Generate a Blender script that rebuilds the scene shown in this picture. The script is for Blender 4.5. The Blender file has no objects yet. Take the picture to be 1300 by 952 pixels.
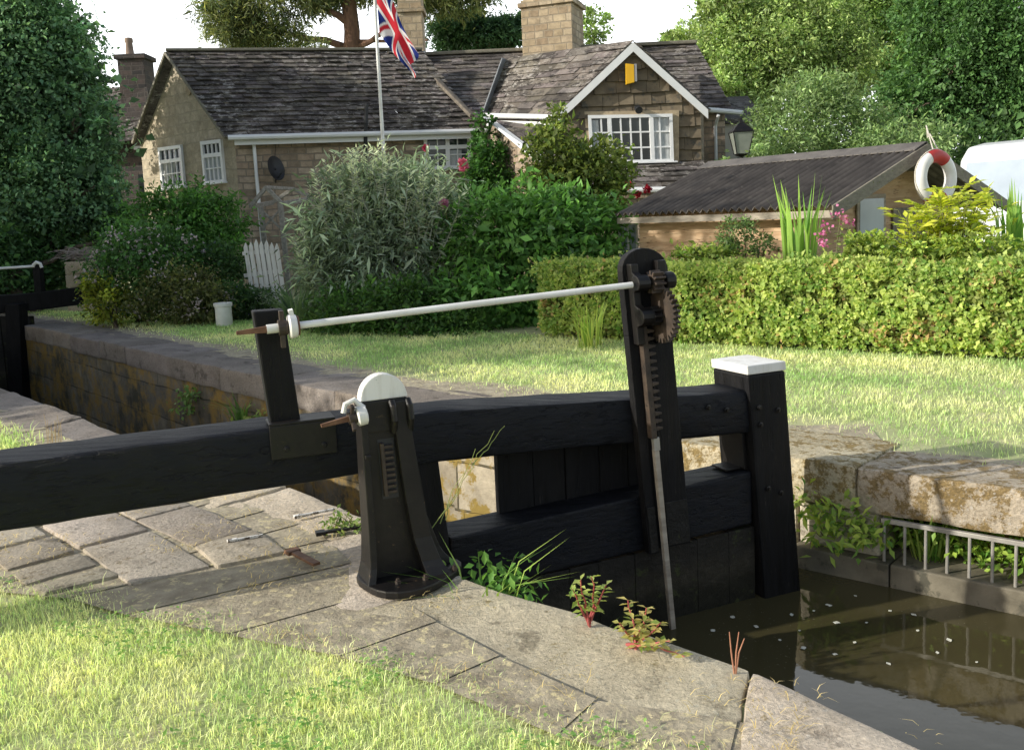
import bpy, bmesh, math, random
import numpy as np
from mathutils import Vector, Matrix, Euler, noise as mn
random.seed(7); RNG = np.random.default_rng(11)
S = bpy.context.scene; COL = S.collection
R = math.radians

# ------------------------------------------------------------------ survey of the place
# the photograph was measured once as a pinhole view from (0,0,1.6); G and P turn a measured bearing into a real-world place
FPX, TILT, ROLL, CAMH, PCX, PCY = 1200.0, R(7.5), 0.045, 1.6, 650.0, 431.0
_c, _s = math.cos(ROLL), math.sin(ROLL)
def bearing(u, v):
    x = (u-PCX)/FPX; y = -(v-PCY)/FPX
    x, y = _c*x+_s*y, -_s*x+_c*y
    return Vector((x, math.cos(TILT)+y*math.sin(TILT), -math.sin(TILT)+y*math.cos(TILT)))
def G(u, v, z=0.0):
    d = bearing(u, v); return Vector((0, 0, CAMH))+d*((z-CAMH)/d.z)
def P(u, v, Y):
    d = bearing(u, v); return Vector((0, 0, CAMH))+d*(Y/d.y)

# ------------------------------------------------------------------ object bookkeeping
WL = {}
def tag(o, label=None, cat=None, group=None, kind=None):
    if label: o['label'] = label
    if cat: o['category'] = cat
    if group: o['group'] = group
    if kind: o['kind'] = kind
    return o
def thing(name, label, cat, loc, group=None):
    o = bpy.data.objects.new(name, None); COL.objects.link(o)
    o.location = loc; o.empty_display_size = .2
    WL[o.name] = Vector(loc)
    return tag(o, label, cat, group)
def link(name, me, mat, parent=None, loc=None):
    o = bpy.data.objects.new(name, me); COL.objects.link(o)
    if mat: me.materials.append(mat)
    if parent is not None:
        o.parent = parent; WL[o.name] = WL[parent.name].copy()
    else:
        o.location = loc or (0, 0, 0); WL[o.name] = Vector(o.location)
    return o
def copy_tree(o, parent=None):
    c = o.copy(); COL.objects.link(c); c.parent = parent
    for ch in list(o.children): copy_tree(ch, c)
    return c

class MB:
    """collects shapes in world coordinates and links them as ONE mesh object"""
    def __init__(s): s.v = []; s.f = []; s.c = []; s.cur = (1, 1, 1)
    def add(s, vs, fs, M=None, col=None):
        b = len(s.v)
        for p in vs:
            p = Vector(p); s.v.append(M @ p if M else p); s.c.append(col or s.cur)
        s.f += [tuple(b+i for i in f) for f in fs]; return s
    def hexa(s, p, M=None, col=None):   # p: 4 bottom (ccw from above), 4 top
        return s.add(p, [(3,2,1,0),(4,5,6,7),(0,1,5,4),(1,2,6,5),(2,3,7,6),(3,0,4,7)], M, col)
    def box(s, a, b, M=None, col=None):
        x0,y0,z0 = a; x1,y1,z1 = b
        return s.hexa([(x0,y0,z0),(x1,y0,z0),(x1,y1,z0),(x0,y1,z0),(x0,y0,z1),(x1,y0,z1),(x1,y1,z1),(x0,y1,z1)], M, col)
    def prism(s, poly, d, M=None, col=None):   # poly: list of 3D points, d: extrusion vector
        n = len(poly); d = Vector(d); q = [Vector(p) for p in poly]
        fs = [tuple(range(n-1,-1,-1)), tuple(range(n,2*n))]+[(i,(i+1)%n,n+(i+1)%n,n+i) for i in range(n)]
        return s.add(q+[p+d for p in q], fs, M, col)
    def bar(s, a, b, w, h, up=(0,0,1), M=None, col=None):
        a = Vector(a); b = Vector(b); d = (b-a).normalized(); u = Vector(up)
        x = d.cross(u).normalized()*w/2; y = x.cross(d).normalized()*h/2
        return s.hexa([a-x-y, b-x-y, b+x-y, a+x-y, a-x+y, b-x+y, b+x+y, a+x+y], M, col)
    def tube(s, path, r, n=8, cap=True, M=None, col=None):
        path = [Vector(p) for p in path]; m = len(path)
        rs = r if isinstance(r, (list, tuple)) else [r]*m
        vs = []; ref = None
        for i, p in enumerate(path):
            d = (path[min(i+1,m-1)]-path[max(i-1,0)]).normalized()
            if ref is None: ref = d.orthogonal().normalized()
            ref = (ref-d*ref.dot(d)).normalized(); bi = d.cross(ref)
            vs += [p+(ref*math.cos(2*math.pi*k/n)+bi*math.sin(2*math.pi*k/n))*rs[i] for k in range(n)]
        fs = [(i*n+k, i*n+(k+1)%n, (i+1)*n+(k+1)%n, (i+1)*n+k) for i in range(m-1) for k in range(n)]
        if cap: fs += [tuple(range(n-1,-1,-1)), tuple(range((m-1)*n, m*n))]
        return s.add(vs, fs, M, col)
    def lathe(s, prof, n=20, M=None, col=None):   # prof: (r,z) about local z
        vs = [(r*math.cos(2*math.pi*k/n), r*math.sin(2*math.pi*k/n), z) for r, z in prof for k in range(n)]
        m = len(prof)
        fs = [(i*n+k, i*n+(k+1)%n, (i+1)*n+(k+1)%n, (i+1)*n+k) for i in range(m-1) for k in range(n)]
        fs += [tuple(range(n-1,-1,-1)), tuple(range((m-1)*n, m*n))]
        return s.add(vs, fs, M, col)
    def gear(s, c, ax, r0, r1, teeth, w, hole=0, M=None, col=None):
        c = Vector(c); ax = Vector(ax).normalized(); u = ax.orthogonal().normalized(); v = ax.cross(u)
        ring = []
        for k in range(teeth):
            for fr, rr in ((0.05,r0),(.28,r1),(.55,r1),(.78,r0)):
                a = 2*math.pi*(k+fr)/teeth; ring.append((u*math.cos(a)+v*math.sin(a))*rr)
        n = len(ring)
        if hole:
            inn = [p.normalized()*hole for p in ring]
            vs = [c-ax*w/2+p for p in ring]+[c+ax*w/2+p for p in ring]+[c-ax*w/2+p for p in inn]+[c+ax*w/2+p for p in inn]
            fs = []
            for i in range(n):
                j = (i+1)%n
                fs += [(i,j,n+j,n+i),(2*n+i,3*n+i,3*n+j,2*n+j),(i,2*n+i,2*n+j,j),(n+i,n+j,3*n+j,3*n+i)]
            return s.add(vs, fs, M, col)
        return s.prism([c-ax*w/2+p for p in ring], ax*w, M, col)
    def build(s, name, mat, parent=None, loc=None, bevel=0, smooth=False, color=False, segs=2, uv=None):
        o0 = WL[parent.name] if parent is not None else Vector(loc or (0,0,0))
        me = bpy.data.meshes.new(name)
        me.from_pydata([tuple(p-o0) for p in s.v], [], s.f)
        if color:
            a = me.color_attributes.new('Col', 'FLOAT_COLOR', 'POINT')
            a.data.foreach_set('color', np.concatenate([np.array(s.c, dtype=np.float32), np.ones((len(s.c),1), np.float32)], 1).ravel())
        bm = bmesh.new(); bm.from_mesh(me)
        bmesh.ops.recalc_face_normals(bm, faces=bm.faces)
        if bevel:
            es = [e for e in bm.edges if len(e.link_faces) == 2 and e.calc_face_angle(0) > .5]
            bmesh.ops.bevel(bm, geom=es, offset=bevel, segments=segs, profile=.6, affect='EDGES', clamp_overlap=True)
        bm.to_mesh(me); bm.free()
        if smooth:
            me.shade_smooth(); me.set_sharp_from_angle(angle=R(38))
        return link(name, me, mat, parent, loc)

def np_mesh(name, V, F3, mat, parent=None, col=None, loc=None, smooth=False):
    o0 = np.array(WL[parent.name] if parent is not None else (loc or (0,0,0)))
    V = (V-o0).astype(np.float32)
    me = bpy.data.meshes.new(name)
    me.vertices.add(len(V)); me.vertices.foreach_set('co', V.ravel())
    nf = len(F3)
    me.loops.add(nf*3); me.loops.foreach_set('vertex_index', F3.astype(np.int32).ravel())
    me.polygons.add(nf); me.polygons.foreach_set('loop_start', np.arange(0, nf*3, 3, dtype=np.int32))
    me.update(calc_edges=True)
    if col is not None:
        a = me.color_attributes.new('Col', 'FLOAT_COLOR', 'POINT')
        a.data.foreach_set('color', np.concatenate([col, np.ones((len(col),1))], 1).astype(np.float32).ravel())
    if smooth: me.shade_smooth()
    return link(name, me, mat, parent, loc)

# ------------------------------------------------------------------ materials
def newmat(name):
    m = bpy.data.materials.new(name); m.use_nodes = True
    nt = m.node_tree; b = nt.nodes['Principled BSDF']
    return m, nt, b
def N(nt, t, **kw):
    n = nt.nodes.new(t)
    for k, v in kw.items():
        if k in n.inputs: n.inputs[k].default_value = v
        else: setattr(n, k, v)
    return n
def rgba(c): return (c[0], c[1], c[2], 1)
def noise(nt, co, scale, detail=6, rough=.6, dist=0):
    n = N(nt, 'ShaderNodeTexNoise', Scale=scale, Detail=detail, Roughness=rough, Distortion=dist)
    if co is not None: nt.links.new(co, n.inputs['Vector'])
    return n.outputs['Fac']
def ramp(nt, fac, stops):
    n = N(nt, 'ShaderNodeValToRGB'); e = n.color_ramp.elements
    while len(e) < len(stops): e.new(.5)
    for i, (p, c) in enumerate(stops):
        e[i].position = p; e[i].color = rgba(c if isinstance(c, tuple) else (c, c, c))
    nt.links.new(fac, n.inputs[0]); return n.outputs[0]
def mix(nt, fac, a, b, mode='MIX'):
    n = N(nt, 'ShaderNodeMix', data_type='RGBA', blend_type=mode)
    for k, x in ((0, fac), (6, a), (7, b)):
        if isinstance(x, (int, float)): n.inputs[k].default_value = x
        elif isinstance(x, tuple): n.inputs[k].default_value = rgba(x)
        else: nt.links.new(x, n.inputs[k])
    return n.outputs[2]
def bump(nt, b, h, strength, dist=.02, base=None):
    n = N(nt, 'ShaderNodeBump', Strength=strength, Distance=dist)
    nt.links.new(h, n.inputs['Height'])
    if base: nt.links.new(base, n.inputs['Normal'])
    nt.links.new(n.outputs[0], b.inputs['Normal']); return n.outputs[0]
def coords(nt, kind='Object', scale=None):
    o = N(nt, 'ShaderNodeTexCoord').outputs[kind]
    if scale:
        m = N(nt, 'ShaderNodeMapping'); m.inputs['Scale'].default_value = scale
        nt.links.new(o, m.inputs[0]); o = m.outputs[0]
    return o
def surf(name, a, b_, scale=6, rough=.8, bmp=.3, bdist=.01, lo=.35, hi=.65, spots=None, spot_scale=20, spot_at=.62, metallic=0, stretch=None, spec=.4, attr=False, bscale=None):
    """two-tone weathered surface with optional spots of a third colour"""
    m, nt, p = newmat(name)
    co = coords(nt, 'Object', stretch)
    f = ramp(nt, noise(nt, co, scale), [(lo, 0.0), (hi, 1.0)])
    c = mix(nt, f, a, b_)
    if spots:
        g = ramp(nt, noise(nt, co, spot_scale, 5, .65), [(spot_at, 0.0), (spot_at+.06, 1.0)])
        c = mix(nt, g, c, spots)
    if attr:
        at = N(nt, 'ShaderNodeAttribute', attribute_name='Col').outputs['Color']
        c = mix(nt, 1.0, c, at, 'MULTIPLY')
    nt.links.new(c, p.inputs['Base Color'])
    p.inputs['Roughness'].default_value = rough; p.inputs['Metallic'].default_value = metallic
    p.inputs['Specular IOR Level'].default_value = spec
    if bmp: bump(nt, p, noise(nt, co, bscale or scale*3, 8, .65), bmp, bdist)
    return m

def leaf_mat(name, trans=.35, rough=.5, gain=1.0):
    m, nt, p = newmat(name)
    at = N(nt, 'ShaderNodeAttribute', attribute_name='Col').outputs['Color']
    if gain != 1.0: at = mix(nt, 1.0, at, (gain, gain, gain*.95), 'MULTIPLY')
    nt.links.new(at, p.inputs['Base Color'])
    p.inputs['Roughness'].default_value = rough; p.inputs['Specular IOR Level'].default_value = .35
    t = N(nt, 'ShaderNodeBsdfTranslucent')
    nt.links.new(mix(nt, 1.0, at, (1.4, 1.4, .85), 'MULTIPLY'), t.inputs[0])
    x = N(nt, 'ShaderNodeMixShader'); x.inputs[0].default_value = trans
    nt.links.new(p.outputs[0], x.inputs[1]); nt.links.new(t.outputs[0], x.inputs[2])
    nt.links.new(x.outputs[0], nt.nodes['Material Output'].inputs[0])
    return m
LEAF = leaf_mat('leaf', .40, .5, 2.05); GRASS = leaf_mat('grass_blade', .42, .65, 2.2); HEDGELEAF = leaf_mat('hedge_leaf', .42, .5, 1.9)
PETAL = leaf_mat('petal', .3, .7)

def tar_mat(name, rot, sc, base=(.0042,.0042,.0048), worn=(.07,.06,.05), spec=.17):
    """tarred timber: streaky grain, drying cracks, scuffed pale flecks"""
    m, nt, p = newmat(name)
    mp = N(nt, 'ShaderNodeMapping'); nt.links.new(coords(nt, 'Object'), mp.inputs[0])
    mp.inputs['Rotation'].default_value = (0,0,rot); mp.inputs['Scale'].default_value = sc; co = mp.outputs[0]
    g = noise(nt, co, 3.2, 9, .68); c = mix(nt, ramp(nt, g, [(.35,0.0),(.7,1.0)]), base, tuple(x*2.6 for x in base))
    fl = ramp(nt, noise(nt, co, 9, 8, .75), [(.63,0.0),(.69,.85)]); c = mix(nt, fl, c, worn)
    ob = noise(nt, coords(nt,'Object'), 1.7, 5); c = mix(nt, ramp(nt, ob, [(.5,0.0),(.75,.35)]), c, (.035,.03,.026))
    nt.links.new(c, p.inputs['Base Color']); p.inputs['Specular IOR Level'].default_value = spec
    nt.links.new(ramp(nt, g, [(.3,.42),(.7,.72)]), p.inputs['Roughness'])
    cr = ramp(nt, noise(nt, co, 2.1, 6, .6), [(.40,0.0),(.44,1.0)])
    ad = N(nt, 'ShaderNodeMath', operation='MULTIPLY_ADD'); ad.inputs[1].default_value = .55; nt.links.new(cr, ad.inputs[0]); nt.links.new(g, ad.inputs[2])
    bump(nt, p, ad.outputs[0], .7, .008)
    return m
TAR = tar_mat('tarred_timber', R(-24), (9,9,1.0))
TARB = tar_mat('tarred_beam', R(-22), (.8,7,10), base=(.0034,.004,.006), spec=.24)
def wet_mat():
    m, nt, p = newmat('wet_boards'); co = coords(nt, 'Object'); z = N(nt, 'ShaderNodeSeparateXYZ'); nt.links.new(co, z.inputs[0])
    wob = noise(nt, co, 4, 6, .7); h = N(nt, 'ShaderNodeMath', operation='MULTIPLY_ADD'); h.inputs[1].default_value = .22; nt.links.new(wob, h.inputs[0]); nt.links.new(z.outputs['Z'], h.inputs[2])
    mr = N(nt, 'ShaderNodeMapRange'); nt.links.new(h.outputs[0], mr.inputs['Value'])
    for k, v in (('From Min',-.62),('From Max',0.0)): mr.inputs[k].default_value = v
    c = ramp(nt, mr.outputs[0], [(0,(.008,.008,.005)),(.30,(.014,.013,.008)),(.42,(.036,.031,.022)),(.60,(.018,.016,.013)),(1.0,(.006,.006,.006))])
    c = mix(nt, .8, c, ramp(nt, noise(nt, co, 18, 8, .7), [(.3,.5),(.7,1.5)]), 'MULTIPLY')
    c = mix(nt, ramp(nt, noise(nt, co, 6, 8, .75), [(.58,0.0),(.63,.8)]), c, (.05,.06,.02))
    nt.links.new(c, p.inputs['Base Color']); p.inputs['Roughness'].default_value = .5; p.inputs['Specular IOR Level'].default_value = .3
    bump(nt, p, noise(nt, co, 16, 8, .7), .8, .012); return m
WETWOOD = wet_mat()
IRON = surf('black_iron', (.0055,.0052,.0055), (.013,.011,.010), 9, .45, .4, .004, spots=(.085,.055,.03), spot_scale=22, spot_at=.65, spec=.35)
BROWNIRON = surf('worn_iron', (.028,.021,.017), (.07,.05,.036), 14, .55, .5, .003, spots=(.02,.018,.016), spot_scale=25, spot_at=.6)
RUST = surf('rusty_steel', (.10,.045,.025), (.19,.10,.055), 18, .7, .4, .003)
def worn_white(name, chips=.66):
    m, nt, p = newmat(name); co = coords(nt, 'Object'); st = coords(nt, 'Object', (14,14,1.5))
    c = mix(nt, ramp(nt, noise(nt, st, 1.6, 5), [(.45,0.0),(.75,.55)]), (.80,.79,.76), (.50,.46,.38))
    c = mix(nt, ramp(nt, noise(nt, co, 24, 8, .75), [(chips,0.0),(chips+.03,1.0)]), c, (.11,.085,.065))
    c = mix(nt, ramp(nt, noise(nt, co, 5, 5), [(.55,0.0),(.8,.5)]), c, (.42,.36,.27))
    nt.links.new(c, p.inputs['Base Color']); p.inputs['Roughness'].default_value = .55
    bump(nt, p, noise(nt, co, 40, 5), .3, .003); return m
WHITEP = worn_white('white_paint')
WHITEU = surf('white_upvc', (.80,.80,.80), (.74,.75,.76), 3, .4, 0)
PLAINWHITE = surf('white_enamel', (.82,.82,.80), (.70,.69,.66), 5, .42, .15, .002, spots=(.40,.35,.28), spot_scale=26, spot_at=.69)
STEEL = surf('grey_galvanised', (.42,.40,.36), (.30,.28,.25), 12, .5, .2, .002, metallic=.3)
def weathered_stone(name, a, b, moss, moss_at, lichen=.5, grain=1.0):
    m, nt, p = newmat(name); co = coords(nt, 'Object')
    c = mix(nt, ramp(nt, noise(nt, co, 1.7, 6, .62), [(.35,0.0),(.65,1.0)]), a, b)
    sp = noise(nt, co, 55, 5, .7); c = mix(nt, .8, c, ramp(nt, sp, [(.3,.62),(.68,1.28)]), 'MULTIPLY')
    dk = ramp(nt, noise(nt, co, 4.2, 9, .74), [(.56,0.0),(.64,.75)]); c = mix(nt, dk, c, tuple(x*.42 for x in a))
    mo = ramp(nt, noise(nt, co, 7.5, 10, .80), [(moss_at,0.0),(moss_at+.035,.85)]); mv = mix(nt, ramp(nt, sp, [(.35,0.0),(.65,1.0)]), tuple(x*.55 for x in moss), tuple(min(.9,x*1.25) for x in moss)); c = mix(nt, mo, c, mv)
    v = N(nt, 'ShaderNodeTexVoronoi', Scale=26.0); w_ = N(nt, 'ShaderNodeTexNoise', Scale=9, Detail=4); nt.links.new(co, w_.inputs['Vector'])
    va = N(nt, 'ShaderNodeVectorMath', operation='MULTIPLY_ADD'); va.inputs[1].default_value = (.12,.12,.12); nt.links.new(w_.outputs['Color'], va.inputs[0]); nt.links.new(co, va.inputs[2]); nt.links.new(va.outputs[0], v.inputs['Vector'])
    area = ramp(nt, noise(nt, co, 2.3, 4), [(.5,0.0),(.56,lichen)]); li = mix(nt, 1.0, ramp(nt, v.outputs['Distance'], [(.20,1.0),(.26,0.0)]), area, 'MULTIPLY'); c = mix(nt, li, c, (.60,.58,.50))
    at = N(nt, 'ShaderNodeAttribute', attribute_name='Col').outputs['Color']; c = mix(nt, 1.0, c, at, 'MULTIPLY')
    nt.links.new(c, p.inputs['Base Color']); p.inputs['Roughness'].default_value = .93; p.inputs['Specular IOR Level'].default_value = .25
    h = N(nt, 'ShaderNodeMath', operation='MULTIPLY_ADD'); h.inputs[1].default_value = .35; nt.links.new(sp, h.inputs[0]); nt.links.new(noise(nt, co, 13, 10, .72), h.inputs[2])
    bump(nt, p, h.outputs[0], .85*grain, .03); return m
COPING = weathered_stone('coping_stone', (.48,.42,.32), (.72,.645,.51), (.30,.24,.11), .60)
COPMOSS = weathered_stone('mossy_coping_stone', (.40,.35,.25), (.66,.59,.45), (.25,.175,.055), .495, .6)
PAVE = weathered_stone('paving_stone', (.36,.32,.25), (.55,.495,.40), (.27,.22,.13), .57, .35)
BED = surf('dirt_bedding', (.27,.23,.165), (.46,.40,.29), 8, .95, .8, .02, spots=(.60,.52,.31), spot_scale=26, spot_at=.56)
LAWN = surf('lawn_soil', (.29,.35,.14), (.50,.48,.28), 1.6, .95, .6, .03, spots=(.46,.42,.27), spot_scale=5, spot_at=.6)
CONC = surf('stained_concrete', (.12,.105,.075), (.21,.185,.135), 5, .75, .5, .01, spots=(.075,.07,.05), spot_scale=6, spot_at=.55)
HIPST = surf('dark_ridge_stone', (.10,.085,.07), (.20,.17,.135), 6, .9, .6, .01)
def slate_mat():
    m, nt, p = newmat('stone_slate'); co = coords(nt, 'Object', (.6,.6,1.5)); c2 = coords(nt, 'Object')
    at = N(nt, 'ShaderNodeAttribute', attribute_name='Col').outputs['Color']
    c = mix(nt, ramp(nt, noise(nt, c2, 1.1, 4), [(.35,0.0),(.65,1.0)]), (.078,.068,.062), (.145,.127,.113))
    c = mix(nt, 1.0, c, at, 'MULTIPLY')
    c = mix(nt, ramp(nt, noise(nt, co, 5.5, 8, .75), [(.50,0.0),(.58,.9)]), c, (.028,.023,.021))
    big = ramp(nt, noise(nt, c2, .55, 3), [(.35,0.0),(.6,1.0)])
    li = ramp(nt, noise(nt, co, 8.5, 9, .78), [(.535,0.0),(.57,1.0)])
    c = mix(nt, mix(nt, 1.0, li, big, 'MULTIPLY'), c, (.36,.335,.31))
    nt.links.new(c, p.inputs['Base Color']); p.inputs['Roughness'].default_value = .9
    bump(nt, p, noise(nt, c2, 14, 8, .7), .9, .02)
    return m
SLATE = slate_mat()
LEAD = surf('lead_flashing', (.15,.17,.20), (.24,.26,.29), 4, .5, .2, .004)
BARK = surf('tree_bark', (.07,.055,.04), (.14,.11,.08), 8, .95, 1, .03, stretch=(1,1,.3))
PINEBARK = surf('pine_bark', (.11,.062,.042), (.21,.12,.075), 5, .95, 1, .04, stretch=(1,1,.35), spots=(.07,.045,.03), spot_scale=5, spot_at=.55)
STEM = surf('green_stem', (.13,.15,.05), (.20,.20,.08), 8, .7, 0)
REDSTEM = surf('red_stem', (.30,.05,.06), (.42,.12,.10), 8, .6, 0)
DRYSTEM = surf('dry_stem', (.36,.27,.15), (.48,.38,.22), 8, .8, 0)
SHEDW = surf('shed_cladding', (.46,.31,.19), (.62,.47,.32), 3, .8, .35, .006, stretch=(1,1,7), spots=(.20,.12,.07), spot_scale=5, spot_at=.6, attr=True)
OLDWOOD = surf('weathered_timber', (.27,.235,.19), (.42,.37,.30), 5, .9, .5, .006, stretch=(1,1,4))
GREYWOOD = surf('grey_fascia', (.16,.145,.115), (.25,.23,.18), 5, .85, .5, .005, stretch=(2,2,5), spots=(.13,.15,.06), spot_scale=9, spot_at=.6)
BITUM = surf('bitumen_sheet', (.085,.076,.070), (.16,.145,.132), 2.5, .8, .35, .006, spots=(.16,.145,.13), spot_scale=3.5, spot_at=.58, attr=True)
DARKPL = surf('dark_plastic', (.02,.021,.024), (.035,.036,.04), 5, .5, 0)
YELLOW = surf('yellow_plastic', (.75,.42,.01), (.68,.38,.015), 4, .4, 0)
GREYPL = surf('grey_plastic', (.35,.35,.36), (.30,.30,.32), 4, .5, 0)
ROSEM = surf('red_band', (.52,.035,.03), (.42,.04,.035), 6, .5, .1, .003)
VANW = surf('white_vehicle_paint', (.80,.82,.84), (.76,.78,.80), 1.5, .25, 0, spec=.5)
VANG = surf('vehicle_grey_window', (.42,.49,.57), (.34,.40,.48), 1.2, .12, 0, spec=.6)
RUBBER = surf('tyre_rubber', (.02,.02,.02), (.035,.034,.033), 8, .85, .3, .003)
CURTAIN = surf('net_curtain', (.50,.52,.52), (.34,.36,.37), 9, .9, .2, .01, stretch=(6,6,.5))
ROPE = surf('pale_rope', (.62,.58,.50), (.5,.46,.4), 20, .9, 0)
TERRAC = surf('clay_pot', (.20,.15,.12), (.30,.22,.17), 6, .85, .2, .004)

def glass_mat():
    m, nt, p = newmat('window_glass')
    co = coords(nt, 'Object'); f = noise(nt, co, .8, 2)
    nt.links.new(ramp(nt, f, [(.35, (.012,.015,.018)), (.7, (.05,.06,.065))]), p.inputs['Base Color'])
    p.inputs['Roughness'].default_value = .06; p.inputs['Specular IOR Level'].default_value = .6
    return m
GLASS = glass_mat()

def stone_wall_mat(name, cols, mortar, bw, bh, moss=None, ms=.018, dist=.04, mosspos=(.5,.62), dark=None):
    """coursed stone in metric UV space, wobbling joints, per-stone colour"""
    m, nt, p = newmat(name)
    uv = coords(nt, 'UV'); ob = coords(nt, 'Object')
    w = N(nt, 'ShaderNodeTexNoise', Scale=2.2, Detail=3); nt.links.new(uv, w.inputs['Vector'])
    v1 = N(nt, 'ShaderNodeVectorMath', operation='MULTIPLY_ADD'); v1.inputs[1].default_value = (dist*2, dist*2, 0); nt.links.new(w.outputs['Color'], v1.inputs[0]); nt.links.new(uv, v1.inputs[2])
    br = N(nt, 'ShaderNodeTexBrick', Scale=1.0); br.offset = .45; br.squash = .75; br.squash_frequency = 3
    nt.links.new(v1.outputs[0], br.inputs['Vector'])
    br.inputs['Color1'].default_value = (0,0,0,1); br.inputs['Color2'].default_value = (1,1,1,1); br.inputs['Mortar'].default_value = (.5,.5,.5,1)
    br.inputs['Mortar Size'].default_value = ms; br.inputs['Mortar Smooth'].default_value = .4
    br.inputs['Brick Width'].default_value = bw; br.inputs['Row Height'].default_value = bh; br.inputs['Bias'].default_value = 0
    k = len(cols)
    c = ramp(nt, br.outputs['Color'], [((i+.5)/k, q) for i, q in enumerate(cols)])
    n1 = noise(nt, ob, 5, 8, .7)
    c = mix(nt, .75, c, ramp(nt, n1, [(.3, .45), (.7, 1.35)]), 'MULTIPLY')
    c = mix(nt, br.outputs['Fac'], c, mortar)
    if dark:
        g = ramp(nt, noise(nt, ob, .9, 5, .65), [(.45, 0.0), (.62, 1.0)]); c = mix(nt, g, c, dark)
    if moss:
        g = ramp(nt, noise(nt, ob, 2.6, 8, .72), [(mosspos[0], 0.0), (mosspos[1], 1.0)]); c = mix(nt, g, c, moss)
    nt.links.new(c, p.inputs['Base Color']); p.inputs['Roughness'].default_value = .9
    inv = N(nt, 'ShaderNodeMath', operation='MULTIPLY_ADD'); inv.inputs[1].default_value = -1.0
    nt.links.new(br.outputs['Fac'], inv.inputs[0]); nt.links.new(n1, inv.inputs[2])
    bump(nt, p, inv.outputs[0], .8, .03)
    return m
HOUSE = stone_wall_mat('house_stone', [(.26,.20,.145),(.40,.31,.225),(.34,.25,.18),(.46,.365,.275)], (.24,.20,.155), .42, .17)
GABLE = stone_wall_mat('gable_render_stone', [(.42,.355,.255),(.47,.40,.295),(.40,.335,.24),(.49,.42,.315)], (.41,.36,.27), .55, .26, ms=.012, dist=.06)
DARKSTONE = stone_wall_mat('shaded_stone', [(.03,.027,.028),(.05,.04,.038),(.075,.055,.05),(.04,.034,.032)], (.07,.06,.055), .4, .17)  # the house stands in shade; that dark is put into the stone colour
CHIMST = stone_wall_mat('chimney_stone', [(.36,.28,.18),(.46,.37,.25),(.30,.22,.14),(.50,.41,.29)], (.30,.25,.18), .38, .2)
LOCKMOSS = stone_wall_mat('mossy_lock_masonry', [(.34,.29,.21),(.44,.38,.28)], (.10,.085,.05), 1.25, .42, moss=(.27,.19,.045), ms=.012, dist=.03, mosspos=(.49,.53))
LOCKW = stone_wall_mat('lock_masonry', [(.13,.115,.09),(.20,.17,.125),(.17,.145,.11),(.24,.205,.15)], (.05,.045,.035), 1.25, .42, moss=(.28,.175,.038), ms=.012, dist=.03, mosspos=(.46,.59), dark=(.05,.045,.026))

def water_mat():
    m, nt, p = newmat('canal_water')
    co = coords(nt, 'Object')
    nt.links.new(ramp(nt, noise(nt, co, .8, 3), [(.3, (.050,.043,.019)), (.7, (.075,.064,.030))]), p.inputs['Base Color'])
    fl = mix(nt, 1.0, ramp(nt, noise(nt, co, 60, 4, .7), [(.64,0.0),(.70,.8)]), ramp(nt, noise(nt, co, 1.3, 5, .6), [(.45,0.0),(.62,1.0)]), 'MULTIPLY')
    base_ = [l for l in nt.links if l.to_socket == p.inputs['Base Color']][0].from_socket
    nt.links.new(mix(nt, fl, base_, (.22,.20,.13)), p.inputs['Base Color']); nt.links.new(ramp(nt, fl, [(0,.035),(1,.5)]), p.inputs['Roughness'])
    p.inputs['IOR'].default_value = 1.33; p.inputs['Specular IOR Level'].default_value = .6
    bump(nt, p, noise(nt, co, 5, 3), .06, .02)
    return m
WATER = water_mat()

def set_uv(o, f):
    me = o.data; l = me.uv_layers.new(name='UVMap')
    for poly in me.polygons:
        for li in poly.loop_indices:
            co = me.vertices[me.loops[li].vertex_index].co + WL[o.name]
            l.data[li].uv = f(co, poly.normal)
def wall_uv(co, n):   # metric: horizontal run / height
    t = Vector((-n.y, n.x, 0))
    if t.length < .2: return (co.x, co.y)
    t.normalize(); return (co.dot(t), co.z)

# ------------------------------------------------------------------ vegetation tools
def rand_unit(n):
    v = RNG.normal(size=(n,3)); return v/np.linalg.norm(v, axis=1, keepdims=True)
def norm(a): return a/np.maximum(np.linalg.norm(a, axis=1, keepdims=True), 1e-9)
def leaves(name, p, d, nr, L, W, col, parent, mat=None, fold=.12):
    n = len(p); d = norm(d); side = norm(np.cross(d, nr)); up = np.cross(side, d)
    L = np.broadcast_to(L, (n,))[:,None]; W = np.broadcast_to(W, (n,))[:,None]
    V = np.stack([p, p+d*L*.45+side*W*.5+up*W*fold, p+d*L-up*L*.12, p+d*L*.45-side*W*.5+up*W*fold], 1).reshape(-1,3)
    b = np.arange(n)[:,None]*4
    F = np.concatenate([b+np.array([[0,2,1]]), b+np.array([[0,3,2]])], 1).reshape(-1,3)
    return np_mesh(name, V, F, mat or LEAF, parent, np.repeat(col, 4, 0))
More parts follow.
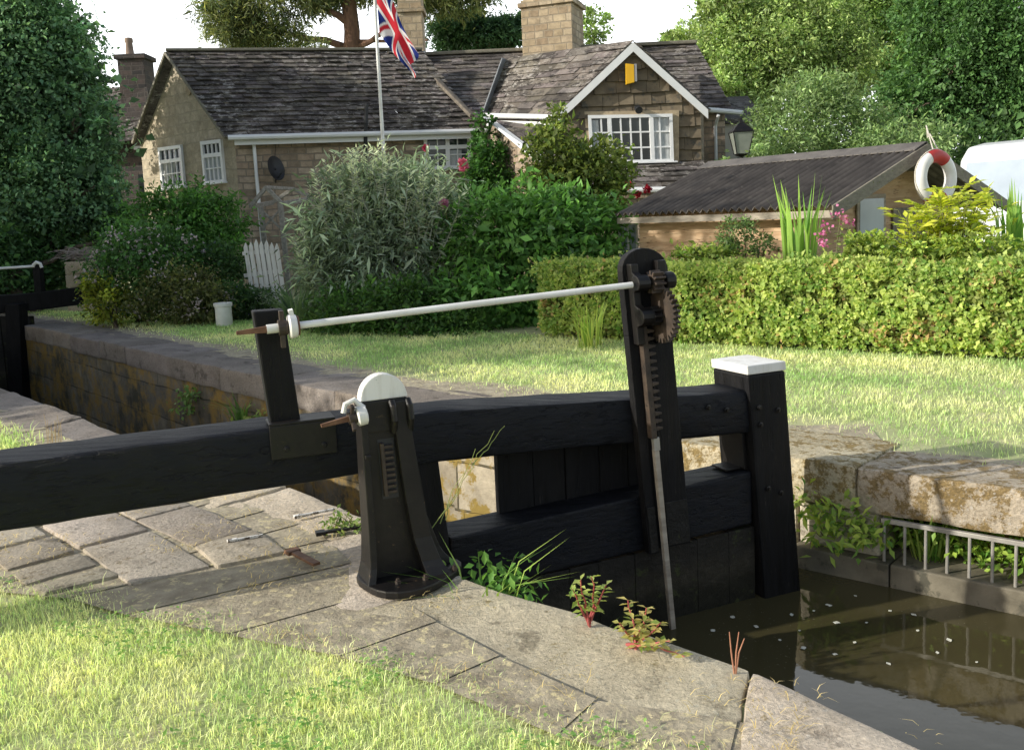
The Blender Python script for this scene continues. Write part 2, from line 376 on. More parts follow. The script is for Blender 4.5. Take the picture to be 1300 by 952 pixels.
def crown_points(blobs, n, clump=40, sig=.22, hollow=.5, flat=.8):
    """clumped cloud of points in a union of ellipsoids; returns points, outward directions, shade factor"""
    bl = np.array(blobs, float); w = bl[:,3]*bl[:,4]*bl[:,5]; w = w**.8; w /= w.sum()
    k = max(4, n//clump); bi = RNG.choice(len(bl), k, p=w)
    u = rand_unit(k); rad = (hollow**3+(1-hollow**3)*RNG.random(k))**(1/3)
    cc = bl[bi,:3]+u*bl[bi,3:6]*rad[:,None]*RNG.uniform(.9,1.1,(k,1))
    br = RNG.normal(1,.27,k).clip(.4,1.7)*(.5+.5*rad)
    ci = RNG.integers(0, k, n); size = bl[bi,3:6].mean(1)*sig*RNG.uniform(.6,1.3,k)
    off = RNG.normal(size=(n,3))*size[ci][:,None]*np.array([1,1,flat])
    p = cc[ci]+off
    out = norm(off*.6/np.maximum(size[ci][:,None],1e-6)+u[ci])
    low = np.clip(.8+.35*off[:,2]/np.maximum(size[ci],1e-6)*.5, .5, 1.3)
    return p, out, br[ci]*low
def foliage(name, parent, blobs, n, L, asp, colA, colB, clump=40, sig=.22, hollow=.5, droop=-.1, up=.25, mat=None, zmin=None, jitter=.16, flat=.8):
    p, out, sh = crown_points(blobs, n, clump, sig, hollow, flat)
    if zmin is not None:
        p[:,2] = np.where(p[:,2] < zmin, zmin+RNG.random(len(p))*.3, p[:,2])
    d = norm(out*.7+rand_unit(n)*.8+np.array([0,0,droop])); nr = norm(rand_unit(n)*.7+out*.4+np.array([0,0,up+.3]))
    t = np.clip(RNG.normal(.5,.28,n),0,1)[:,None]
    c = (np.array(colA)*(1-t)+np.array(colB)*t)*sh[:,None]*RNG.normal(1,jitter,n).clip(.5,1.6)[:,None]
    Ls = L*RNG.gamma(9,.105,n).clip(.4,1.9)
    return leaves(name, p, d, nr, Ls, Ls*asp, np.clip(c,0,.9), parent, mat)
def limb(mb, a, b, r0, r1, bend=.15, n=6, k=6):
    a = Vector(a); b = Vector(b); L = (b-a).length
    o = Vector([random.uniform(-1,1) for _ in range(3)])*bend*L
    pts = [a.lerp(b, i/k)+o*math.sin(math.pi*i/k)*.5+Vector([random.uniform(-1,1) for _ in range(3)])*.02*L for i in range(k+1)]
    mb.tube(pts, [r0+(r1-r0)*i/k for i in range(k+1)], n); return pts
def blob(u, v, Y, ru, rv, ry=None):
    p = P(u, v, Y); k = Y/FPX
    return (p.x, p.y, p.z, ru*k, (ry if ry else ru*k), rv*k)
def tree(name, label, base, blobs, n, L, asp, cA, cB, group=None, r=.25, bark=BARK, **kw):
    lobes = []
    for b in blobs:
        for _ in range(5):
            u = rand_unit(1)[0]; u[2] = abs(u[2])*.9-.1; k = random.uniform(.22,.45)
            lobes.append((b[0]+u[0]*b[3]*.95, b[1]+u[1]*b[4]*.8, b[2]+u[2]*b[5]*1.0, b[3]*k, b[4]*k, b[5]*k))
    core_blobs = blobs; blobs = [(b[0],b[1],b[2],b[3]*.88,b[4]*.9,b[5]*.88) for b in blobs]
    t = thing(name, label, 'tree', base, group)
    mb = MB(); top = max(b[2] for b in blobs); big = max(blobs, key=lambda b: b[3]*b[5])
    b0 = Vector(base); fork = Vector((big[0]*.5+b0.x*.5, big[1]*.5+b0.y*.5, b0.z+(big[2]-b0.z)*.6))
    limb(mb, b0, fork, r, r*.7, .05, 10)
    for b in core_blobs:
        e = Vector(b[:3]); limb(mb, fork, e, r*.55, r*.2, .15, 7)
        for _ in range(3):
            u = Vector(rand_unit(1)[0]); q = e+Vector((u.x*b[3], u.y*b[4], abs(u.z)*b[5]))*.75
            limb(mb, e, q, r*.2, r*.05, .2, 5)
    mb.build('trunk', bark, t, smooth=True)
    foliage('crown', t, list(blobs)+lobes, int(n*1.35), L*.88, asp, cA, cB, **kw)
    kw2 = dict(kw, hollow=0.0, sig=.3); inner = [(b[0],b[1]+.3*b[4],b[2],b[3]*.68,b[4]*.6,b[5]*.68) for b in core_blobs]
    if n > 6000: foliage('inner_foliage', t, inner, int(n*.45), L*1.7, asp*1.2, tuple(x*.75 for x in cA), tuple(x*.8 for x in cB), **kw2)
    return t
def shrub(name, label, base, blobs, n, L, asp, cA, cB, cat='shrub', group=None, stems=6, stem_mat=None, flowers=None, **kw):
    t = thing(name, label, cat, base, group)
    mb = MB(); b0 = Vector(base)
    for i in range(stems):
        b = random.choice(blobs); u = Vector(rand_unit(1)[0])
        limb(mb, b0+Vector((random.uniform(-.12,.12), random.uniform(-.12,.12), -.03)), Vector(b[:3])+Vector((u.x*b[3],u.y*b[4],abs(u.z)*b[5]))*.7, .02, .006, .12, 5)
    mb.build('stem', stem_mat or BARK, t, smooth=True)
    foliage('foliage', t, blobs, n, L, asp, cA, cB, **kw)
    if flowers:
        fn, fs, fa, fb = flowers
        p, out, sh = crown_points(blobs, fn, 6, .12, .92)
        p = p+out*.03; p = p[p[:,1] < np.array([b[1]+.3*b[4] for b in blobs]).max()]
        k = len(p); q = np.repeat(p, 5, 0); d = rand_unit(k*5); tt = RNG.random((k*5,1))
        leaves('blossom', q, d, rand_unit(k*5), fs*RNG.uniform(.6,1.2,k*5), fs*.8, np.array(fa)*(1-tt)+np.array(fb)*tt, t, PETAL)
    return t
def blade_mesh(p, h, w, lean, col, name, parent=None, mat=None, bend=None, az=None):
    n = len(p); a = RNG.random(n)*2*np.pi if az is None else az
    d = np.stack([np.cos(a), np.sin(a), np.zeros(n)], 1); s = np.stack([-np.sin(a), np.cos(a), np.zeros(n)], 1)
    z = np.array([[0,0,1.]]); h = h[:,None]; w = w[:,None]; lean = lean[:,None]
    m = p+z*h*.55+d*lean*h*.3; t = p+z*h*(1-.25*lean)+d*lean*h
    V = np.stack([p-s*w*.5, p+s*w*.5, m+s*w*.42, m-s*w*.42, t], 1).reshape(-1,3)
    b = np.arange(n)[:,None]*5
    F = np.concatenate([b+np.array([[0,1,2]]), b+np.array([[0,2,3]]), b+np.array([[3,2,4]])], 1).reshape(-1,3)
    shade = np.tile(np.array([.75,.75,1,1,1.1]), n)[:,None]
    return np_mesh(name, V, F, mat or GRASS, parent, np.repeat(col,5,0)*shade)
def tuft(mb_p, n, r, h, w, cA, cB, lean=(.2,.8)):
    a = RNG.random(n)*2*np.pi; q = np.sqrt(RNG.random(n))*r
    p = np.stack([mb_p[0]+q*np.cos(a), mb_p[1]+q*np.sin(a), np.full(n, mb_p[2])], 1)
    t = RNG.random((n,1)); c = np.array(cA)*(1-t)+np.array(cB)*t
    return p, h*RNG.uniform(.5,1.1,n), np.full(n,w)*RNG.uniform(.7,1.2,n), RNG.uniform(*lean,n), c, a
def strap_clump(name, label, base, n, r, h, w, cA, cB, cat='plant', lean=(.2,.8), group=None):
    t = thing(name, label, cat, base, group)
    p, hh, ww, ln, c, a = tuft(base, n, r, h, w, cA, cB, lean)
    blade_mesh(p, hh, ww, ln, c, 'leaves', t, LEAF, az=a+RNG.normal(0,.4,n))
    return t
def leafy_plant(name, label, base, stems, leafL, asp, cA, cB, per=12, stem_mat=None, cat='plant', spread=.2, flower=None):
    """stems: list of tip points; leaves in pairs along each stem"""
    t = thing(name, label, cat, base); mb = MB(); PP=[]; DD=[]
    for tip in stems:
        b0 = Vector(base)+Vector((random.uniform(-1,1), random.uniform(-1,1), 0))*spread*.3; tip = Vector(tip)
        pts = limb(mb, b0, tip, .006, .0025, .12, 5, 7)
        for i in range(per):
            f = .25+.75*(i+1)/per; k = min(int(f*7), 6); q = pts[k].lerp(pts[k+1], f*7-k)
            for s in (0, 1):
                a = i*2.4+s*math.pi+random.uniform(-.4,.4)
                PP.append(q); DD.append((math.cos(a), math.sin(a), random.uniform(-.2,.5)))
    mb.build('stem', stem_mat or STEM, t, smooth=True)
    p = np.array([tuple(q) for q in PP]); n = len(p); tt = RNG.random((n,1))
    leaves('leaves', p, np.array(DD), norm(rand_unit(n)*.4+np.array([0,0,1.])), leafL*RNG.uniform(.55,1.2,n), leafL*asp*RNG.uniform(.7,1.1,n), np.array(cA)*(1-tt)+np.array(cB)*tt, t)
    if flower:
        fs, fa, fb = flower; q = np.array([tuple(x) for x in stems]); q = np.repeat(q, 14, 0)+RNG.normal(size=(len(stems)*14,3))*fs*.7
        m = len(q); tt = RNG.random((m,1)); leaves('blossom', q, rand_unit(m), rand_unit(m), fs*RNG.uniform(.6,1.1,m), fs*.8, np.array(fa)*(1-tt)+np.array(fb)*tt, t, PETAL)
    return t

# ------------------------------------------------------------------ canal lines
NEAR = [(-118,125),(-12,16.9),(-5.55,10.09),(-3.17,7.42),(-.86,5.07),(-.55,4.5),(-.28,4.03),(.16,3.48),(.45,3.16),(.97,3.03),(1.22,2.82),(1.42,2.1),(1.6,-3),(6,-40)]
FAR = [(-113,140),(-12,20.6),(-7.76,15.96),(-3.13,10.57),(-1.41,8.65),(1.74,5.8),(2.72,4.96),(5.5,2.6),(9,-1),(15,-40)]
class Line:
    def __init__(s, pts, inward, zero):
        s.p = [Vector((x,y,0)) for x,y in pts]; s.inw = inward; s.a = [0]
        for i in range(1,len(pts)): s.a.append(s.a[-1]+(s.p[i]-s.p[i-1]).length)
        z = s.a[zero]; s.a = [x-z for x in s.a]
    def pt(s, q):
        i = 0
        while i < len(s.a)-2 and q > s.a[i+1]: i += 1
        return s.p[i].lerp(s.p[i+1], (q-s.a[i])/(s.a[i+1]-s.a[i]))
    def nrm(s, q):
        d = (s.pt(q+.35)-s.pt(q-.35)).normalized(); return Vector((-d.y, d.x, 0))*s.inw
    def at(s, q, t, z=0): return s.pt(q)+s.nrm(q)*t+Vector((0,0,z))
NL = Line(NEAR, -1, 5); FL = Line(FAR, 1, 5)   # zero at the gate on both sides
def st_on(line, P2, s0, s1, step=.08):
    """nearest (s, t) on a line for an array of xy points"""
    ss = np.arange(s0, s1, step); C = np.array([tuple(line.pt(q))[:2] for q in ss]); Nn = np.array([tuple(line.nrm(q))[:2] for q in ss])
    out_s = np.zeros(len(P2)); out_t = np.zeros(len(P2))
    for i in range(0, len(P2), 20000):
        d = P2[i:i+20000,None,:]-C[None]; k = (d**2).sum(2).argmin(1); r = np.arange(len(k))
        out_s[i:i+20000] = ss[k]; out_t[i:i+20000] = (d[r,k]*Nn[k]).sum(1)
    return out_s, out_t
def pave_depth(s):
    return np.interp(s, [-20,-4.2,-3.6,-2.4,-1.2,-.4,0,.5,1.0,1.7,2.5,9], [.5,.5,1.9,2.2,1.65,1.4,1.2,.8,.5,.42,.62,.6])

def sheet(name, line, far_pts, z, mat):
    pts = [tuple(line.at(a, .16, z)) for a in line.a]+[(x,y,z) for x,y in far_pts]
    me = bpy.data.meshes.new(name); me.from_pydata(pts, [], [tuple(range(len(pts)))])
    bm = bmesh.new(); bm.from_mesh(me); bmesh.ops.triangulate(bm, faces=bm.faces)
    bmesh.ops.recalc_face_normals(bm, faces=bm.faces)
    if sum(f.normal.z for f in bm.faces) < 0: bmesh.ops.reverse_faces(bm, faces=bm.faces)
    bm.to_mesh(me); bm.free()
    return tag(link(name, me, mat), kind='structure')
sheet('ground_far_bank', FL, [(300,-250),(700,-200),(700,900),(-600,900),(-400,300)], -.03, LAWN)
sheet('ground_near_bank', NL, [(30,-250),(-500,-250),(-600,200),(-300,200)], -.03, LAWN)
# canal water
def water(name, n0, n1, f0, f1, z):
    a = [NL.at(q, .12, z) for q in n0]; b = [FL.at(q, .12 if z < -1 else .5, z) for q in f0]
    me = bpy.data.meshes.new(name); pts = [tuple(p) for p in a]+[tuple(p) for p in reversed(b)]
    me.from_pydata(pts, [], [tuple(range(len(pts)))])
    bm = bmesh.new(); bm.from_mesh(me); bmesh.ops.triangulate(bm, faces=bm.faces)
    for f in bm.faces:
        if f.normal.z < 0: f.normal_flip()
    bm.to_mesh(me); bm.free()
    return tag(link(name, me, WATER), kind='structure')
water('canal_water', [.02,.6,1.1,1.5,2.0,3.0,4,8,20], None, [-.1,.6,1.3,3,5,9,20], None, -.68)
water('lock_water', [-20,-15,-10,-5,-2,-.1], None, [-23,-18,-10,-5,-2,-.2], None, -2.9)

def rough_hexa(mb, p, cuts=3, amp=.008, col=None):
    """a worn stone block: hexa with subdivided jittered faces"""
    bm = bmesh.new(); vs = [bm.verts.new(q) for q in p]
    for f in [(3,2,1,0),(4,5,6,7),(0,1,5,4),(1,2,6,5),(2,3,7,6),(3,0,4,7)]: bm.faces.new([vs[i] for i in f])
    bmesh.ops.bevel(bm, geom=list(bm.edges), offset=.022, segments=2, profile=.6, affect='EDGES', clamp_overlap=True)
    bmesh.ops.subdivide_edges(bm, edges=[e for e in bm.edges if e.calc_length() > .12], cuts=cuts, use_grid_fill=True)
    from mathutils import noise as mn
    for v in bm.verts:
        v.co += mn.noise_vector(v.co*3.1)*amp*.8+mn.noise_vector(v.co*9)*amp*.6+mn.noise_vector(v.co*24)*amp*.25
    bm.verts.index_update()
    mb.add([v.co.copy() for v in bm.verts], [tuple(v.index for v in f.verts) for f in bm.faces], None, col); bm.free()

def lock_wall(label, line, s0, s1, segs, depth, thick, zj, rng, cop_rng):
    w = thing('lock_wall', label, 'lock wall', line.at(0,.4,0))
    for (a, b, z0, z1, off, mat) in segs:
        mb = MB(); q = a; qs = []
        while q < b: qs.append(q); q += .5
        qs.append(b)
        for i in range(len(qs)-1):
            p = [line.at(qs[i], off, 0), line.at(qs[i+1], off, 0)]
            mb.add([p[0]+Vector((0,0,z0)), p[1]+Vector((0,0,z0)), p[1]+Vector((0,0,z1)), p[0]+Vector((0,0,z1))], [(0,1,2,3)])
        o = mb.build('masonry', mat, w)
        set_uv(o, wall_uv)
    q = cop_rng[0]
    while q < cop_rng[1]:
        L = random.uniform(*rng); e = min(q+L, cop_rng[1]); g = .003
        mb = MB(); t0 = random.uniform(-.035,-.01); d = (depth if q < .2 else .56)*random.uniform(.92,1.1) if not callable(depth) else depth(q)
        zt = zj+random.uniform(-.008,.012); zb = zt-thick; k = random.uniform(.85,1.12)*(1 if q > -3.4 else .8 if q > -4.6 else .42); kk = (k, k*random.uniform(.96,1.0), k*random.uniform(.9,1.0)*(1 if q > -4.6 else 1.15))  # stones farther down the chamber tinted darker for tree shade and weathering
        a, b = q+g, e-g
        sk = .026 if line is not FL else .02; dj = random.uniform(-.12,.12) if line is not FL else 0
        rough_hexa(mb, [line.at(a,t0,zb),line.at(b,t0,zb),line.at(b,d+dj,zb),line.at(a,d-dj,zb),line.at(a,t0,zt),line.at(b,t0,zt),line.at(b,d+dj,zt-sk),line.at(a,d-dj,zt-sk)], 6, .017, kk)
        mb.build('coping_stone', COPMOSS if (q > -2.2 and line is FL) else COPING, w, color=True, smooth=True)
        q = e
    return w
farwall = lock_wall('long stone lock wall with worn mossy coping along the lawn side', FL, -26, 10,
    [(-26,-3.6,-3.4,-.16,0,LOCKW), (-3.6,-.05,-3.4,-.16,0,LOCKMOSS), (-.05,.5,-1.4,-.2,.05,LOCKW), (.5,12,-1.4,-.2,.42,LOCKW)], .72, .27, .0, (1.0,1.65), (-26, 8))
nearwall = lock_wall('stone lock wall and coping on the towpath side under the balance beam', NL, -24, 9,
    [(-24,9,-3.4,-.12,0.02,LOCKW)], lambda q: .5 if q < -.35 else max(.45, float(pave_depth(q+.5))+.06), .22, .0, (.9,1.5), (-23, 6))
# the low concrete ledge in front of the recess, upstream on the lawn side
mb = MB(); q = .02
while q < 8:
    e = q+(1.02 if q > .5 else .60); L = [FL.at(q+.004,-.075,-1.4),FL.at(e-.004,-.075,-1.4),FL.at(e-.004,.46,-1.4),FL.at(q+.004,.46,-1.4)]
    mb.hexa(L+[p+Vector((0,0,.86)) for p in L]); q = e
mb.build('concrete_ledge', CONC, farwall, bevel=.012)
mb = MB(); L = [FL.at(.03,.01,-.54),FL.at(.535,.01,-.54),FL.at(.535,.70,-.54),FL.at(.03,.70,-.54)]
mb.hexa(L+[p+Vector((0,0,.262)) for p in L]); L = [FL.at(-.25,.0,-1.4),FL.at(.015,.0,-1.4),FL.at(.015,.44,-1.4),FL.at(-.25,.44,-1.4)]
mb.hexa(L+[p+Vector((0,0,1.14)) for p in L]); o = mb.build('pier_block', COPING, farwall, bevel=.02, color=True)

# paving on the near bank: irregular setts and flags behind the coping
pv = MB(); t = .515
row = 0
while t < 2.3:
    dt = random.uniform(.34,.55) if t < 1.0 else random.uniform(.26,.42)
    s = -9.0+random.random()*.3
    while s < 3.2:
        small = (-2.8 < s < -.9 and t > .95)
        L = random.uniform(.28,.5) if small else random.uniform(.5,1.15)
        mid = s+L/2
        if s+L > -.30:
            L = -.30-s
            if L < .12: break
            mid = s+L/2
        if t+dt*.6 < float(pave_depth(mid)) and t+dt < float(pave_depth(mid))+.5:
            g = .012 if not small else .02; j = lambda: random.uniform(-.02,.02)
            z = random.uniform(-.002,.007); n_sub = 1
            k = random.uniform(.75,1.15); kk = (k, k*random.uniform(.96,1), k*random.uniform(.93,1.02))
            for h in range(n_sub):
                ta = t+dt*h/n_sub+g; tb = t+dt*(h+1)/n_sub-g
                a, b = s+g+j(), s+L-g+j()
                rough_hexa(pv, [NL.at(a,ta,z-.1),NL.at(b,ta,z-.1),NL.at(b,tb,z-.1),NL.at(a,tb,z-.1),NL.at(a,ta,z),NL.at(b,ta+j()*.3,z),NL.at(b,tb,z),NL.at(a,tb,z)], 2, .009, kk)
        s += L
    t += dt
tag(pv.build('stone_paving', PAVE, color=True, smooth=True), kind='structure')
# bedding dirt strip below the flags, over the lawn sheet
mb = MB(); qs = [-12+.4*i for i in range(48)]
for i in range(len(qs)-1):
    a, b = qs[i], qs[i+1]; ta, tb = float(pave_depth(a))+.12, float(pave_depth(b))+.12
    mb.add([NL.at(a,.3,-.017), NL.at(b,.3,-.012), NL.at(b,tb,-.014), NL.at(a,ta,-.017)], [(0,1,2,3)])
tag(mb.build('dirt_path', BED), kind='structure')
mb = MB(); qs = [-20+.4*i for i in range(75)]
wob = [random.uniform(.85,1.25) for _ in qs]
for i in range(len(qs)-1):
    a, b = qs[i], qs[i+1]
    mb.add([FL.at(a,.4,-.024), FL.at(b,.4,-.024), FL.at(b,wob[i+1]*(1 if b < .3 else .65),-.024), FL.at(a,wob[i]*(1 if a < .3 else .65),-.024)], [(0,1,2,3)])
tag(mb.build('bank_edge_path', BED), kind='structure')

# ------------------------------------------------------------------ grass
def grass_cols(p, lush=0):
    from mathutils import noise as mn
    n = len(p); t = np.array([mn.noise((x*.9, y*.9, 3.1))*.9+mn.noise((x*3.5, y*3.5, 8))*.45 for x, y in p[:, :2]])+.5+RNG.normal(0,.22,n); t = np.clip(t-lush,0,1)[:,None]
    g = np.array([.195,.295,.12]); y = np.array([.47,.47,.30])
    return (g*(1-t)+y*t)*RNG.normal(1,.22,(n,1)).clip(.45,1.6)
def scatter(xy0, xy1, n): return np.stack([RNG.uniform(xy0[0],xy1[0],n), RNG.uniform(xy0[1],xy1[1],n)], 1)
# near lawn
q = scatter((-5.6,1.4), (1.4,4.7), 470000); q = q[(q[:,0] > -1.0*q[:,1]-.9)]
s, t = st_on(NL, q, -9, 6); lim = pave_depth(s)+RNG.normal(0,.07,len(s))+np.array([mn.noise((x*2.2,y*2.2,1)) for x,y in q])*.16; keep = (t > lim) & (RNG.random(len(s)) < np.clip((t-lim)*4+.12,0,1)*.55)
q = q[keep]; from mathutils import noise as mn
patch = np.array([mn.noise((x*1.3,y*1.3,2))+.6*mn.noise((x*4,y*4,5)) for x,y in q]); q = q[RNG.random(len(q)) < np.clip(.95+patch*.8,.6,1)]
p = np.concatenate([q, np.full((len(q),1),-.03)], 1); n = len(p)
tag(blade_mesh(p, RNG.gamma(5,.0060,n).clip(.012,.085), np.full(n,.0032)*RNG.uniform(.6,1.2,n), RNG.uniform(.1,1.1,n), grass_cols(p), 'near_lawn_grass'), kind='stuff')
qq = q[RNG.random(len(q)) < .035]; qq = qq[[mn.noise((x*1.7,y*1.7,12)) > .08 for x,y in qq]]; qq = np.repeat(qq, 3, 0)+RNG.normal(0,.012,(len(qq)*3,2)); n = len(qq)
tt = RNG.random((n,1)); tag(leaves('clover', np.concatenate([qq, RNG.uniform(-.01,.02,(n,1))],1), norm(rand_unit(n)*np.array([1,1,.2])), norm(rand_unit(n)*.3+np.array([0,0,1])), RNG.uniform(.012,.03,n), .014, np.array([.08,.16,.05])*(1-tt)+np.array([.16,.26,.08])*tt, None), kind='stuff')
# grass farther along the near bank
q = scatter((-9.5,6.2), (-3.0,14), 90000); s, t = st_on(NL, q, -16, 1); keep = (t > pave_depth(s)+RNG.normal(.05,.08,len(s))) & (t < 4)
q = q[keep]; p = np.concatenate([q, np.full((len(q),1),-.03)], 1); n = len(p)
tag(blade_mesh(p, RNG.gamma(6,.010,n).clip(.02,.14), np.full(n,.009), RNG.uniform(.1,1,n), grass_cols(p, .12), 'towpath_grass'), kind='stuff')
# far lawn up to the hedge and shrubs
q = scatter((-12,4.5), (8,21), 640000); s, t = st_on(FL, q, -20, 7)
hed = (q[:,1]-12.35)-(8.9-12.35)/(4.88-.35)*(q[:,0]-.35)
lim = np.where(s > .3, .62, .95)+RNG.normal(0,.13,len(s))
keep = (t > lim) & (t < 5.2) & (hed < .3) & (q[:,0] < .57*q[:,1]+.5) & (RNG.random(len(s)) < np.clip((t-lim)*1.6+.15,0,1))
q = q[keep]; p = np.concatenate([q, np.full((len(q),1),-.03)], 1); n = len(p); d = p[:,1]
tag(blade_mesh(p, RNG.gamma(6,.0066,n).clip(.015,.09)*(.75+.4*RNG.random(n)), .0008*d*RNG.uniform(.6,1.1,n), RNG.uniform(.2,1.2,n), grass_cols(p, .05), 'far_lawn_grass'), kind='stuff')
# dry straw and moss tufts lying along the coping joints
k = 7000; ss = RNG.uniform(-3.2,3.2,k); tt = RNG.uniform(.05,2.1,k); ok = tt < pave_depth(ss)+.1; ss, tt = ss[ok], tt[ok]
p = np.array([tuple(NL.at(a,b,.002)) for a,b in zip(ss,tt)]); n = len(p)
from mathutils import noise as mn
keep = np.array([mn.noise((x*2.2,y*2.2,7)) > .05 for x,y,_ in p]); p = p[keep]; n = len(p)
tag(blade_mesh(p, RNG.uniform(.008,.03,n), np.full(n,.003), RNG.uniform(1.2,3.0,n), np.array([[.42,.34,.18]])*RNG.uniform(.6,1.15,(n,1)), 'dry_grass_litter'), kind='stuff')

# ------------------------------------------------------------------ lock gate
def frame(o, azd, lean=0.0):
    a = R(azd); gx = Vector((math.cos(a), math.sin(a), 0)); gy = Vector((math.sin(a), -math.cos(a), 0)); gz = Vector((0,0,1))-gx*lean
    M = Matrix.Identity(4)
    for i in range(3): M[i][0], M[i][1], M[i][2], M[i][3] = gx[i], gy[i], gz[i], o[i]
    return M
HEEL = Vector((-.42,4.62,0))
MG = frame(HEEL, 24, .079); ML = frame(HEEL, 20, .075); M0 = frame(HEEL, 24); ML0 = frame(HEEL, 20)
gate = thing('lock_gate', 'black timber lock gate with long balance beam, white capped end post and paddle gear', 'lock gate', HEEL)
# balance beam: one long slightly crooked timber
secs = [(ML0,-3.1,.375,.665,.17),(ML0,-2.3,.38,.668,.165),(ML0,-1.6,.39,.678,.16),(ML0,-.8,.412,.690,.155),(M0,0,.425,.678,.15),(M0,.6,.398,.640,.148),(M0,1.2,.352,.598,.145),(M0,1.87,.312,.560,.14)]
fine = []
for i in range(len(secs)-1):
    A, B = secs[i], secs[i+1]
    for j in range(6):
        f = j/6; wa = A[0] @ Vector((A[1],0,0)); wb = B[0] @ Vector((B[1],0,0)); c = wa.lerp(wb, f)
        fine.append((c, A[2]+(B[2]-A[2])*f, A[3]+(B[3]-A[3])*f, A[4]+(B[4]-A[4])*f))
fine.append((secs[-1][0] @ Vector((1.87,0,0)), .312,.560,.14))
bmv = MB(); ring = 12; vs = []
gy = Vector((math.sin(R(22)), -math.cos(R(22)), 0))
for c, z0, z1, hw in fine:
    r = .02; n_ = lambda: random.uniform(-.002,.002)
    prof = [(-hw+r,z0),(hw-r,z0),(hw-.005,z0+.006),(hw,z0+r),(hw,(z0+z1)/2),(hw,z1-r),(hw-.005,z1-.006),(hw-r,z1),(-hw+r,z1),(-hw,z1-r),(-hw,(z0+z1)/2),(-hw,z0+r)]
    vs += [c+gy*(y+n_())+Vector((0,0,z+n_()*1.5)) for y, z in prof]
m = len(fine)
fs = [(i*ring+k, i*ring+(k+1)%ring, (i+1)*ring+(k+1)%ring, (i+1)*ring+k) for i in range(m-1) for k in range(ring)]+[tuple(range(ring-1,-1,-1)), tuple(range((m-1)*ring, m*ring))]
bmv.add(vs, fs); beam = bmv.build('balance_beam', TARB, gate, smooth=True)
def gbox(name, mat, a, b, M=MG, bevel=.012, parent=gate, **kw):
    return MB().box(a, b, M).build(name, mat, parent, bevel=bevel, **kw)
ep = gbox('end_post', TAR, (1.872,-.165,-1.3), (2.135,.165,.652), bevel=.016)
tag(gbox('post_cap', WHITEP, (1.868,-.169,.6535), (2.139,.169,.706), parent=ep, bevel=.007), 'white painted cap')
gbox('heel_post', TAR, (-.13,-.12,-3.2), (.02,.12,.437))
# lower rail, sloping with the beam
mb = MB(); mb.hexa([(.024,-.12,-.27),(1.868,-.12,-.225),(1.868,.13,-.225),(.024,.13,-.27),(.024,-.12,.03),(1.868,-.12,.085),(1.868,.13,.085),(.024,.13,.03)], M0)
mb.build('lower_rail', TARB, gate, bevel=.014)
mb = MB(); x = .03
while x < 1.88:
    w = random.uniform(.17,.24); e = min(x+w, 1.90); o_ = random.uniform(-.002,.002)
    mb.box((x+.0006,-.05+o_,-1.5), (e-.0006,.118+o_,-.272+.024*(x/1.9)), M0); x = e
mb.build('lower_planking', WETWOOD, gate, bevel=.002, segs=1)
mb = MB(); x = .37
while x < 1.3:
    w = random.uniform(.17,.22); e = min(x+w,1.31); o_ = random.uniform(-.004,.004)
    mb.box((x+.002,-.115+o_,.04), (e-.002,-.065+o_,.42), M0); x = e
mb.build('upper_planking', TAR, gate, bevel=.005)
mb = MB(); mb.box((1.846,-.10,.090), (1.869,.10,.305), MG); mb.box((1.74,-.07,.090), (1.85,.07,.103), MG)
mb.build('corner_strap', IRON, gate, bevel=.004)
for x, z, y, M in [(1.93,.46,.168,MG),(2.06,.43,.168,MG),(1.93,.36,.168,MG),(1.95,-.02,.168,MG),(2.04,-.06,.168,MG),(1.6,.5,.148,MG),(1.72,.47,.148,MG)]:
    mb = MB(); mb.lathe([(.016,0),(.016,.006),(.009,.008),(.009,.016)], 8, M @ Matrix.Translation((x,y,z)) @ Matrix.Rotation(R(-90),4,'X')); mb.build('bolt', IRON, gate)
# paddle board: two planks with a slot for the rack and an arched head
mb = MB(); mb.box((1.104,.152,-.245), (1.163,.205,.95), MG)
mb.box((1.222,.152,-.225), (1.372,.205,.95), MG); mb.box((1.163,.152,-.235),(1.222,.172,.95), MG)
arch = [(1.104,.152,.95),(1.382,.152,.95),(1.382,.152,1.285)]+[(1.243+.139*math.cos(R(a)),.152,1.285+.115*math.sin(R(a))) for a in range(15,180,15)]+[(1.104,.152,1.285)]
mb.prism([Vector(p) for p in arch], (0,.053,0), MG)
pb = mb.build('paddle_board', TAR, gate, bevel=.005)
mb = MB(); mb.box((1.11,.206,-.235),(1.160,.212,.02),MG); mb.box((1.225,.206,-.215),(1.365,.212,.03),MG)
mb.build('wear_plate', WETWOOD, pb, bevel=.003)
gear = MB()   # cast brackets with lugs for the two shafts
gear.box((1.130,.206,.905), (1.172,.255,1.325), MG); gear.box((1.292,.206,1.12),(1.345,.25,1.335),MG); gear.box((1.255,.206,.90),(1.295,.24,1.03),MG)
XM = MG @ Matrix.Rotation(R(90),4,'Y')
def shaft(mb, x0, x1, y, z, r, n=14): mb.tube([(x0,y,z),(x1,y,z)], r, n, M=MG)
shaft(gear,1.125,1.195,.285,1.228,.042); shaft(gear,1.292,1.35,.285,1.232,.045); shaft(gear,1.13,1.205,.285,1.055,.046)
gear.hexa([(1.13,.24,1.17),(1.172,.24,1.17),(1.172,.30,1.20),(1.13,.30,1.20),(1.13,.24,1.29),(1.172,.24,1.29),(1.172,.30,1.26),(1.13,.30,1.26)], MG)
gear.hexa([(1.13,.24,.99),(1.172,.24,.99),(1.172,.31,1.02),(1.13,.31,1.02),(1.13,.24,1.12),(1.172,.24,1.12),(1.172,.31,1.09),(1.13,.31,1.09)], MG)
pg = gear.build('paddle_gear', IRON, gate, bevel=.006)
